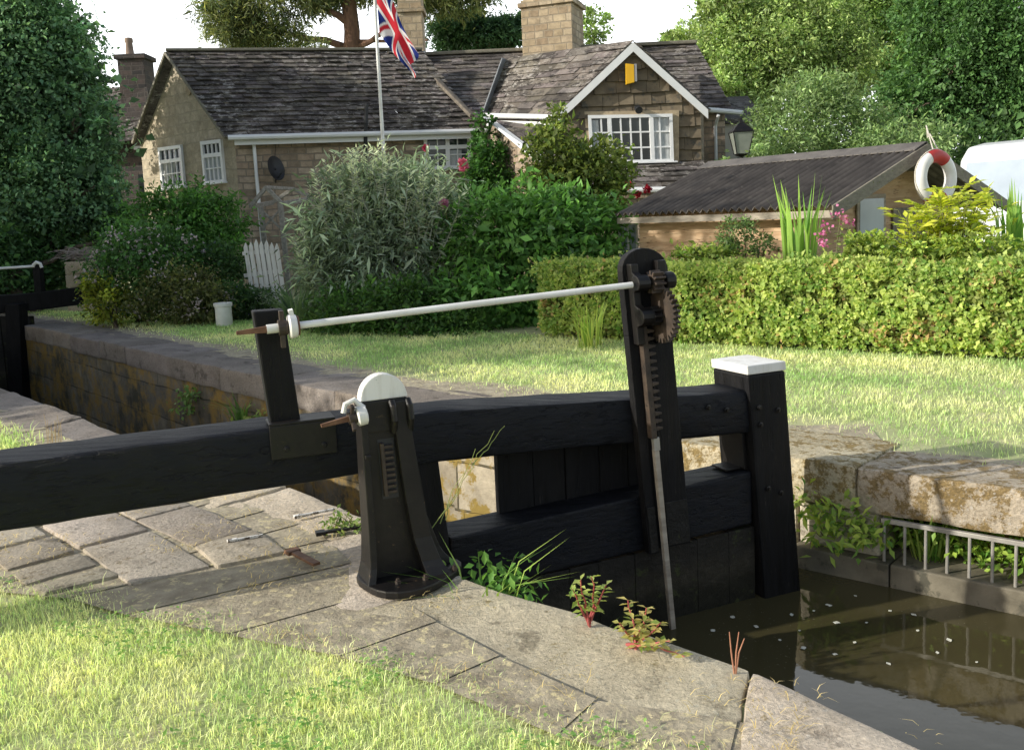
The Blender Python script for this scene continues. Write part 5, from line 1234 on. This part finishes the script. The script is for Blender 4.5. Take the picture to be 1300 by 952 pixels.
# plants between hedge and shed
eb = P(1205,322,10.6)
el = thing('elder_bush', 'sunlit yellow-green elder with spreading leaflets in front of the shed gable', 'shrub', Vector((eb.x,10.7,-.03)))
mb = MB(); PP=[]; DD=[]; NN=[]; LL=[]
for i in range(62):
    u = random.gauss(1218,36); u = min(max(u,1128),1288); vtop = 228+abs(u-1195)*.42+random.uniform(0,62)
    tip = P(u, vtop, 10.6+random.uniform(-.45,.35)); b = Vector((eb.x+(tip.x-eb.x)*.35, 10.7, .35+random.random()*.3)); pts = limb(mb, b, tip, .010,.003,.12,5,7)
    for k in range(3,8):
        ax = Vector((random.uniform(-1,1),random.uniform(-1,.6),random.uniform(-.1,.5))).normalized(); q0 = pts[min(k,7)]
        q1 = q0+ax*.17; mb.tube([q0,q1],.0025,4)
        for j in range(7):
            f = .3+.7*(j//2)/3; q = q0.lerp(q1,f); sd = ax.cross(Vector((0,0,1))).normalized()*(1 if j%2 else -1)
            dv_ = ax*.6+sd*.9 if j < 6 else ax; PP.append(tuple(q)); DD.append(tuple(dv_)); LL.append(random.uniform(.09,.145))
mb.build('stem', STEM, el, smooth=True); n = len(PP); tt = RNG.random((n,1))
leaves('foliage', np.array(PP), np.array(DD), norm(rand_unit(n)*.35+np.array([0,-.2,1.])), np.array(LL), np.array(LL)*.5, np.array([.20,.26,.03])*(1-tt)+np.array([.42,.42,.07])*tt, el, HEDGELEAF)
strap_clump('iris_clump', 'upright sword leaves in front of the shed side wall', P(1018,330,11.4)*1.0, 42, .22, .98, .042, (.07,.16,.03), (.20,.30,.07), lean=(.05,.35))
strap_clump('iris_clump', 'upright sword leaves at the right edge beside the van', P(1288,325,10.6)*1.0, 34, .2, .85, .045, (.07,.16,.03), (.20,.30,.07), lean=(.05,.4))
b_ = P(1058,325,10.9)
leafy_plant('phlox', 'pink flowered plant between the sword leaves and the elder', Vector((b_.x,10.9,.5)), [P(1042,300,10.9),P(1048,290,10.9),P(1072,275,11.0),P(1064,270,11.1),P(1046,308,10.8),P(1078,283,11)], .075,.4,(.08,.15,.03),(.2,.28,.06), per=9, flower=(.05,(.60,.10,.32),(.75,.30,.52)))
b_ = P(940,325,12.0)
sh('small_shrub', 'small grey-green shrub standing before the shed side wall', Vector((b_.x,12.0,-.03)), [blob(937,298,12,20,26,.25), blob(965,312,12,14,14,.2)], 1900, .045, .5, (.06,.11,.04), (.15,.22,.08), stems=5)
sh('border_plants', 'mixed leafy border plants rising just above the right half of the hedge', Vector((P(1110,325,10.4).x,10.4,-.03)), [blob(1105,312,10.5,30,11,.3), blob(1160,316,10.2,36,11,.3), blob(1240,314,9.9,45,12,.3), blob(890,322,12.0,40,6,.3)], 4200, .06, .55, (.08,.15,.03), (.28,.33,.07), stems=8)
# cold frame glimpsed left of the paddle board
cf = thing('cold_frame', 'small white framed glass cold frame behind the hedge by the shed', 'cold frame', Vector((P(797,305,15).x,15,0)))
mb = MB(); a = P(786,286,15); b = P(808,284,15)
for i in range(3):
    q = a.lerp(b,i/2); mb.bar(Vector((q.x,15,0)), q, .03,.03, up=(0,1,0))
for f in (0,.5,.9): mb.bar(Vector((a.x,15,a.z*(1-f))), Vector((b.x,15,b.z*(1-f))), .03,.03)
mb.build('frame', WHITEP, cf)
mb = MB(); mb.prism([Vector((a.x,15.03,.05)),Vector((b.x,15.03,.05)),b+Vector((0,.03,0)),a+Vector((0,.03,0))],(0,.005,0)); mb.build('pane', VANG, cf)

# ------------------------------------------------------------------ trees
DT = ((.065,.135,.082),(.15,.25,.13))
tree('broadleaf_tree', 'big dark blue-green tree filling the left edge beside the cottage gable', gz(20,23), [blob(12,110,23,100,130,2.6), blob(58,60,23,46,62), blob(90,175,22.5,58,66), blob(20,260,22,95,80), blob(95,250,22,62,70), blob(-60,150,23,90,150), blob(92,112,23,36,36), blob(30,-10,23,56,50)], 56000, .12, .6, *DT, r=.35, clump=45, sig=.2, hollow=.55)
tree('hedgerow_tree', 'low dark leafy tree behind the far lock gate beam', gz(40,20.5), [blob(20,345,20.9,52,45,1.0), blob(68,320,21.4,30,55), blob(-40,330,20,60,60), blob(150,300,22,28,45)], 9000, .12, .55, (.028,.07,.028), (.075,.15,.05), r=.12, clump=40)
# Scots pine
pine = thing('scots_pine', 'tall Scots pine with red-brown trunk rising behind the cottage roof', 'tree', gz(442,42))
mb = MB(); pb0 = gz(442,42); pts = [pb0, P(446,90,42), P(447,40,42), P(440,-20,42), P(430,-120,42), P(420,-200,42)]
mb.tube(pts, [.42,.36,.34,.30,.24,.12], 12)
for (u0,v0,u1,v1,r) in ((447,62,376,46,.17),(376,46,345,38,.10),(446,30,418,15,.2),(418,15,400,-35,.14),(450,60,492,38,.15),(492,38,520,8,.10),(455,55,545,50,.08),(440,0,500,-60,.15),(440,-20,370,-60,.15),(430,-60,330,-40,.14),(345,38,300,30,.06)):
    limb(mb, P(u0,v0,42), P(u1,v1,42+random.uniform(-1.5,1.5)), r, r*.6, .08, 8)
mb.build('trunk', PINEBARK, pine, smooth=True)
pb_l = [blob(320,28,42,48,26,1.2), blob(370,0,42,52,24,1.2), blob(285,5,42,30,22,1), blob(352,48,42,45,17,1), blob(405,-5,42,30,16,1), blob(545,0,42,36,18,1), blob(585,4,42,36,15,1), blob(300,45,42,36,14,1), blob(490,-35,42,60,25,1.3), blob(400,-60,42,100,35,1.6), blob(520,-70,42,80,35,1.5), blob(610,-6,42,22,11,.8), blob(395,57,41,28,7,.7), blob(505,14,42,14,7,.6), blob(290,22,42,40,20,1.2), blob(335,58,42.5,50,10,1), blob(440,-12,42.5,70,16,1.2), blob(560,-12,42.5,70,16,1.2)]
foliage('crown', pine, pb_l, 50000, .28, .18, (.04,.075,.04), (.19,.20,.085), clump=30, sig=.2, hollow=.4)
tree('dark_conifer', 'dark green conifer row seen above the ridge between the two chimneys', gz(600,46), [blob(575,42,46,38,22,1.2), blob(622,46,46,48,18,1.2), blob(650,38,46,30,20,1), blob(600,30,46,26,16,1)], 7000, .24, .3, (.03,.075,.042), (.07,.13,.07), r=.3)
tree('light_birch', 'pale feathery tree top between the right chimney and the gable', gz(745,50), [blob(752,35,50,18,28,1), blob(735,60,50,26,24,1), blob(680,20,52,22,20,1)], 1900, .24, .5, (.10,.16,.05), (.2,.28,.09), r=.15)
tree('willow_tree', 'sunny yellow-green tree behind the right end of the cottage', gz(965,33), [blob(960,70,33,70,75,2), blob(900,100,33,42,60,1.4), blob(1010,40,33,70,70,1.8), blob(935,140,32,40,60,1.2), blob(1060,80,33,60,70,1.6), blob(880,60,34,30,35,1), blob(930,10,33,50,35,1.2), blob(862,50,35,24,14,.8)], 38000, .145, .42, (.125,.205,.075), (.33,.40,.165), r=.3, hollow=.5, sig=.2)
tree('ash_tree', 'tall bright green tree in the top right behind the dark one', gz(1090,36), [blob(1080,0,36,90,70,2), blob(1140,60,36,60,70,1.6), blob(1010,-30,36,60,40,1.5)], 20000, .155, .45, (.085,.165,.045), (.23,.32,.09), r=.3)
tree('dark_broadleaf_tree', 'dark green dense tree above the white van', gz(1205,27), [blob(1200,110,27,75,75,1.8), blob(1150,150,26.5,50,50,1.3), blob(1260,60,27,70,90,1.8), blob(1210,20,27.5,70,60,1.6), blob(1275,160,26.5,40,50,1.2), blob(1330,100,27,60,100,1.5)], 28000, .135, .5, (.04,.095,.035), (.10,.19,.06), r=.3)
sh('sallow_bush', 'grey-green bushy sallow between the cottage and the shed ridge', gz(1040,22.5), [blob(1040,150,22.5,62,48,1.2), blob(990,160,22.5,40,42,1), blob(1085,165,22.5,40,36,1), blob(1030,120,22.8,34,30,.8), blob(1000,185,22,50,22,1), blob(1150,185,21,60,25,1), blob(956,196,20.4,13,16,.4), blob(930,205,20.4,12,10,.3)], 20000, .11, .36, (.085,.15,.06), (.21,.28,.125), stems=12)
sh('background_thicket', 'dark thicket closing the view beyond the shed and van', gz(1180,24.5), [blob(1120,210,24.5,90,50,1.5), blob(1240,220,24.5,90,60,1.5), blob(1000,220,24.5,70,40,1.5)], 7000, .18, .5, (.035,.08,.03), (.085,.15,.05), stems=10)
far_woods = [(-30,75,9),(-18,80,8),(-6,84,10),(8,78,8),(20,72,9),(34,66,10),(48,60,9),(-46,66,10),(-60,50,10)]
for i,(x,y,h) in enumerate(far_woods): pass
# trees on the towpath side, left of the view, that shade the chamber, the shrubs and part of the cottage
for (x,y,rr,h,lab) in ((-14.5,9.0,2.9,8.8,'leafy towpath tree on the left throwing dappled shade over the lock'),(-18.5,12.7,3.3,11,'tall towpath tree on the left shading the shrubs'),(-25,17.4,3.6,12.4,'tallest towpath tree standing back on the left')):
    tree('towpath_tree', lab, (x,y,-.03), [(x,y,h*.62,rr,rr,h*.36),(x+rr*.5,y-rr*.3,h*.45,rr*.7,rr*.7,h*.25),(x-rr*.4,y+rr*.5,h*.5,rr*.75,rr*.75,h*.28),(x+.2,y+rr*.4,h*.25,rr*.7,rr*.8,h*.22)], 13000 if h < 12 else 5500, .30, .65, *DT, r=.3, hollow=.35)

# ------------------------------------------------------------------ lockside weeds
def weeds(name, label, pts, n, L, asp, cA, cB, r, cat='plant'):
    t = thing(name, label, cat, pts[0]); P_ = []; mb = MB()
    for p in pts:
        for _ in range(5):
            e = Vector(p)+Vector((random.gauss(0,r),random.gauss(0,r),abs(random.gauss(0,r))*.9)); limb(mb, p, e, .005,.002,.2,4,4)
        m_ = n//len(pts); P_.append(np.array(tuple(p))+RNG.normal(size=(m_,3))*r*np.array([1,1,.75])+np.array([0,0,r*.4]))
    mb.build('stem', STEM, t); q = np.concatenate(P_); k = len(q); tt = RNG.random((k,1))
    leaves('leaves', q, norm(rand_unit(k)+np.array([0,-.3,0])), norm(rand_unit(k)*.6+np.array([0,-.3,1])), L*RNG.uniform(.5,1.2,k), L*asp, np.array(cA)*(1-tt)+np.array(cB)*tt, t)
    return t
fp_ = lambda s,t,z: FL.at(s,t,z)
weeds('wall_fern', 'broad leaved weeds growing from the wall joint beside the gate', [fp_(.16,-.04,-.28),fp_(.32,-.05,-.30),fp_(.42,-.05,-.42),fp_(.22,-.05,-.46),fp_(.52,-.03,-.40)], 420, .085, .36, (.07,.15,.03), (.28,.33,.07), .075)
weeds('recess_weeds', 'nettles and weeds crowding the recess behind the railing', [fp_(q,.2+.1*random.random(),-.48) for q in np.arange(.62,3.0,.14)], 2300, .06, .5, (.07,.16,.03), (.24,.32,.06), .085)
strap_clump('recess_grass', 'arching grass blades behind the railing by the wall', fp_(.78,.14,-.54), 46, .09, .40, .016, (.10,.2,.04), (.28,.34,.09), lean=(.2,1.1))
weeds('chamber_fern', 'tuft of weeds hanging in the chamber wall beyond the narrow spindle post', [fp_(-6.15,-.08,-.62),fp_(-5.9,-.08,-.58),fp_(-5.6,-.06,-.55)], 420, .09, .4, (.06,.12,.03), (.22,.25,.07), .13)
strap_clump('chamber_grass', 'grass tuft sprouting from the shaded chamber wall', fp_(-6.7,-.05,-.62), 60, .08, .42, .018, (.05,.11,.03), (.12,.2,.06), lean=(.3,1.0))
weeds('chamber_moss_plant', 'small leafy weed high on the shaded chamber wall', [fp_(-8.0,-.06,-.45),fp_(-8.2,-.05,-.6)], 160, .08, .5, (.05,.11,.03), (.14,.2,.06), .09)
weeds('stand_weeds', 'dark nettles growing from the quay edge right of the paddle stand', [NL.at(.62,-.10,-.18),NL.at(.75,-.14,-.3),NL.at(.9,-.10,-.25),NL.at(1.05,-.14,-.38),NL.at(.55,-.2,-.1)], 900, .06, .5, (.05,.13,.025), (.12,.22,.05), .09)
strap_clump('stand_grass', 'long grass blades beside the weeds right of the paddle stand', NL.at(.62,-.06,-.2), 34, .12, .42, .011, (.07,.16,.03), (.25,.33,.08), lean=(.2,1.2))
strap_clump('edge_grass', 'dark drooping grass at the water end of the nettles', NL.at(1.1,-.12,-.42), 60, .12, .30, .009, (.04,.08,.025), (.10,.14,.05), lean=(.6,1.8))
tg = thing('grass_stem', 'few tall seed-headed grass stems against the balance beam', 'grass', NL.at(.45,-.12,-.15)); mb = MB()
for (u,v,u2,v2) in ((548,672,604,568),(556,668,628,548),(566,660,590,600),(600,590,640,540)): limb(mb, P(u,v,4.25), P(u2,v2,4.3), .003,.0012,.18,4,8)
mb.build('stalk', surf('grass_stalk',(.22,.30,.07),(.34,.38,.12),8,.7,0), tg)
b0 = P(748,822,3.32); b1 = P(800,842,3.2)
leafy_plant('red_stemmed_plant', 'red stemmed seedling with pale green leaves at the quay edge', G(747,794), [P(737,738,3.4),P(752,733,3.42),P(770,742,3.45),P(728,748,3.38)], .05,.45,(.10,.17,.04),(.26,.29,.09), per=8, stem_mat=REDSTEM, spread=.05)
leafy_plant('red_stemmed_plant', 'bushier red stemmed plant with browning leaves trailing over the quay edge', G(806,820), [P(796,762,3.32),P(820,772,3.3),P(838,790,3.25),P(812,800,3.2),P(850,812,3.2),P(868,834,3.15),P(786,790,3.3),P(830,822,3.15)], .044,.5,(.11,.16,.04),(.32,.26,.11), per=10, stem_mat=REDSTEM, spread=.1)
tw = thing('dry_twig', 'three bare dry stalks at the right end of the quay edge', 'twig', G(933,852)); mb = MB()
for u,v in ((926,802),(938,802),(945,810)): mb.tube([G(933,852)-Vector((0,0,.03)), P(932+(u-933)*.5,828,3.07), P(u,v,3.05)],[.0035,.003,.0018],5)
mb.build('stalk', surf('dry_stalk',(.36,.16,.10),(.45,.24,.15),8,.8,0), tw)
weeds('joint_weeds', 'small leafy weeds in a paving joint left of the paddle stand', [G(440,668),G(455,672),G(425,672)], 150, .04, .45, (.06,.11,.03), (.16,.2,.06), .045)
st_ = thing('seed_grass', 'dry seed heads standing at the edge of the far towpath grass', 'grass', G(68,565)); mb = MB()
for i in range(14):
    u = 58+random.uniform(0,22); limb(mb, G(u,566), P(u+random.uniform(-4,6), 522+random.uniform(0,25), 7.1), .003,.0015,.1,4,5)
mb.build('stalk', DRYSTEM, st_)
# floating petals and leaves on the water
pm_ = bpy.data.meshes.new('floating_petal'); pm_.from_pydata([(.016*math.cos(a)*(1+.3*math.sin(2*a)), .012*math.sin(a), .001+.002*math.sin(3*a)) for a in [k*.7 for k in range(9)]], [], [tuple(range(9))]); pm_.materials.append(surf('petal_white',(.7,.7,.62),(.6,.58,.45),5,.7,0))
for (u,v) in ((875,777),(905,800),(960,795),(1005,780),(1033,775),(1052,768),(1086,756),(1130,775),(1100,790),(1165,800),(1062,790),(990,812),(1020,822),(1060,830),(1160,780),(1205,812),(1240,840),(1128,842),(1085,815),(930,783),(1015,800),(1190,828)):
    o = bpy.data.objects.new('floating_petal', pm_); COL.objects.link(o); q = G(u,v,-.677); o.location = q; o.rotation_euler = (0,0,random.uniform(0,6)); o.scale = (random.uniform(.5,1.3),)*3
    tag(o, 'pale petal floating on the dark canal water', 'petal', 'petals floating on the canal water')

# ------------------------------------------------------------------ daylight
SUN_AZ, SUN_EL = R(16.5), R(22)
Lv = Vector((math.cos(SUN_AZ)*math.cos(SUN_EL), math.sin(SUN_AZ)*math.cos(SUN_EL), -math.sin(SUN_EL)))   # travel direction of the light
sd = bpy.data.lights.new('sun', 'SUN'); sd.energy = 5.0; sd.angle = R(.55); sd.color = (1.0,.95,.84)
so = bpy.data.objects.new('sun', sd); COL.objects.link(so); so.rotation_euler = Lv.to_track_quat('-Z','Y').to_euler()
w = bpy.data.worlds.new('World'); S.world = w; w.use_nodes = True; nt = w.node_tree
bg_ = nt.nodes['Background']; sky = N(nt, 'ShaderNodeTexSky', sky_type='NISHITA'); sky.sun_disc = False
sky.sun_elevation = SUN_EL; sky.sun_rotation = math.atan2(-Lv.x, -Lv.y); sky.air_density = 1.2; sky.dust_density = 2.5; sky.ozone_density = 1.0
# white cloud layer added over the sky: strong to the north, weaker south as fill
tc = N(nt, 'ShaderNodeTexCoord'); sx = N(nt, 'ShaderNodeSeparateXYZ'); nt.links.new(tc.outputs['Generated'], sx.inputs[0])
el_ = N(nt, 'ShaderNodeMapRange', interpolation_type='SMOOTHSTEP'); nt.links.new(sx.outputs['Z'], el_.inputs['Value'])
for k, v in (('From Min',.75),('From Max',.30),('To Min',0.0),('To Max',1.0)): el_.inputs[k].default_value = v
azn = N(nt, 'ShaderNodeMapRange', interpolation_type='SMOOTHSTEP'); nt.links.new(sx.outputs['Y'], azn.inputs['Value'])
for k, v in (('From Min',-.7),('From Max',.6),('To Min',.24),('To Max',1.0)): azn.inputs[k].default_value = v
mm = N(nt, 'ShaderNodeMath', operation='MULTIPLY'); nt.links.new(el_.outputs[0], mm.inputs[0]); nt.links.new(azn.outputs[0], mm.inputs[1])
nz = noise(nt, tc.outputs['Generated'], 2.2, 5); cl = ramp(nt, nz, [(.3,.75),(.6,1.0)])
m2 = N(nt, 'ShaderNodeMath', operation='MULTIPLY'); nt.links.new(mm.outputs[0], m2.inputs[0]); nt.links.new(cl, m2.inputs[1])
nt.links.new(sky.outputs[0], bg_.inputs['Color']); bg_.inputs['Strength'].default_value = .15
b2 = N(nt, 'ShaderNodeBackground'); b2.inputs['Color'].default_value = (.94,.97,1,1); b2.inputs['Strength'].default_value = 2.3
ms = N(nt, 'ShaderNodeMixShader'); nt.links.new(m2.outputs[0], ms.inputs[0]); nt.links.new(bg_.outputs[0], ms.inputs[1]); nt.links.new(b2.outputs[0], ms.inputs[2])
nt.links.new(ms.outputs[0], nt.nodes['World Output'].inputs[0])

# ------------------------------------------------------------------ camera
cam = bpy.data.cameras.new('camera'); co = bpy.data.objects.new('camera', cam); COL.objects.link(co)
right = Vector((_c, -_s*math.sin(TILT), -_s*math.cos(TILT))); up_ = Vector((_s, _c*math.sin(TILT), _c*math.cos(TILT))); fw_ = Vector((0, math.cos(TILT), -math.sin(TILT)))
Mc = Matrix.Identity(4)
for i in range(3): Mc[i][0], Mc[i][1], Mc[i][2] = right[i], up_[i], -fw_[i]
Mc.translation = Vector((0,0,CAMH)); co.matrix_world = Mc
cam.sensor_width = 36; cam.lens = 36*FPX/1300; cam.shift_y = -45/1300; cam.clip_end = 3000; cam.clip_start = .05
S.camera = co
S.view_settings.view_transform = 'Standard'; S.view_settings.look = 'None'; S.view_settings.exposure = 0
S.cycles.use_denoising = True
S.cycles.max_bounces = 6; S.cycles.transparent_max_bounces = 4
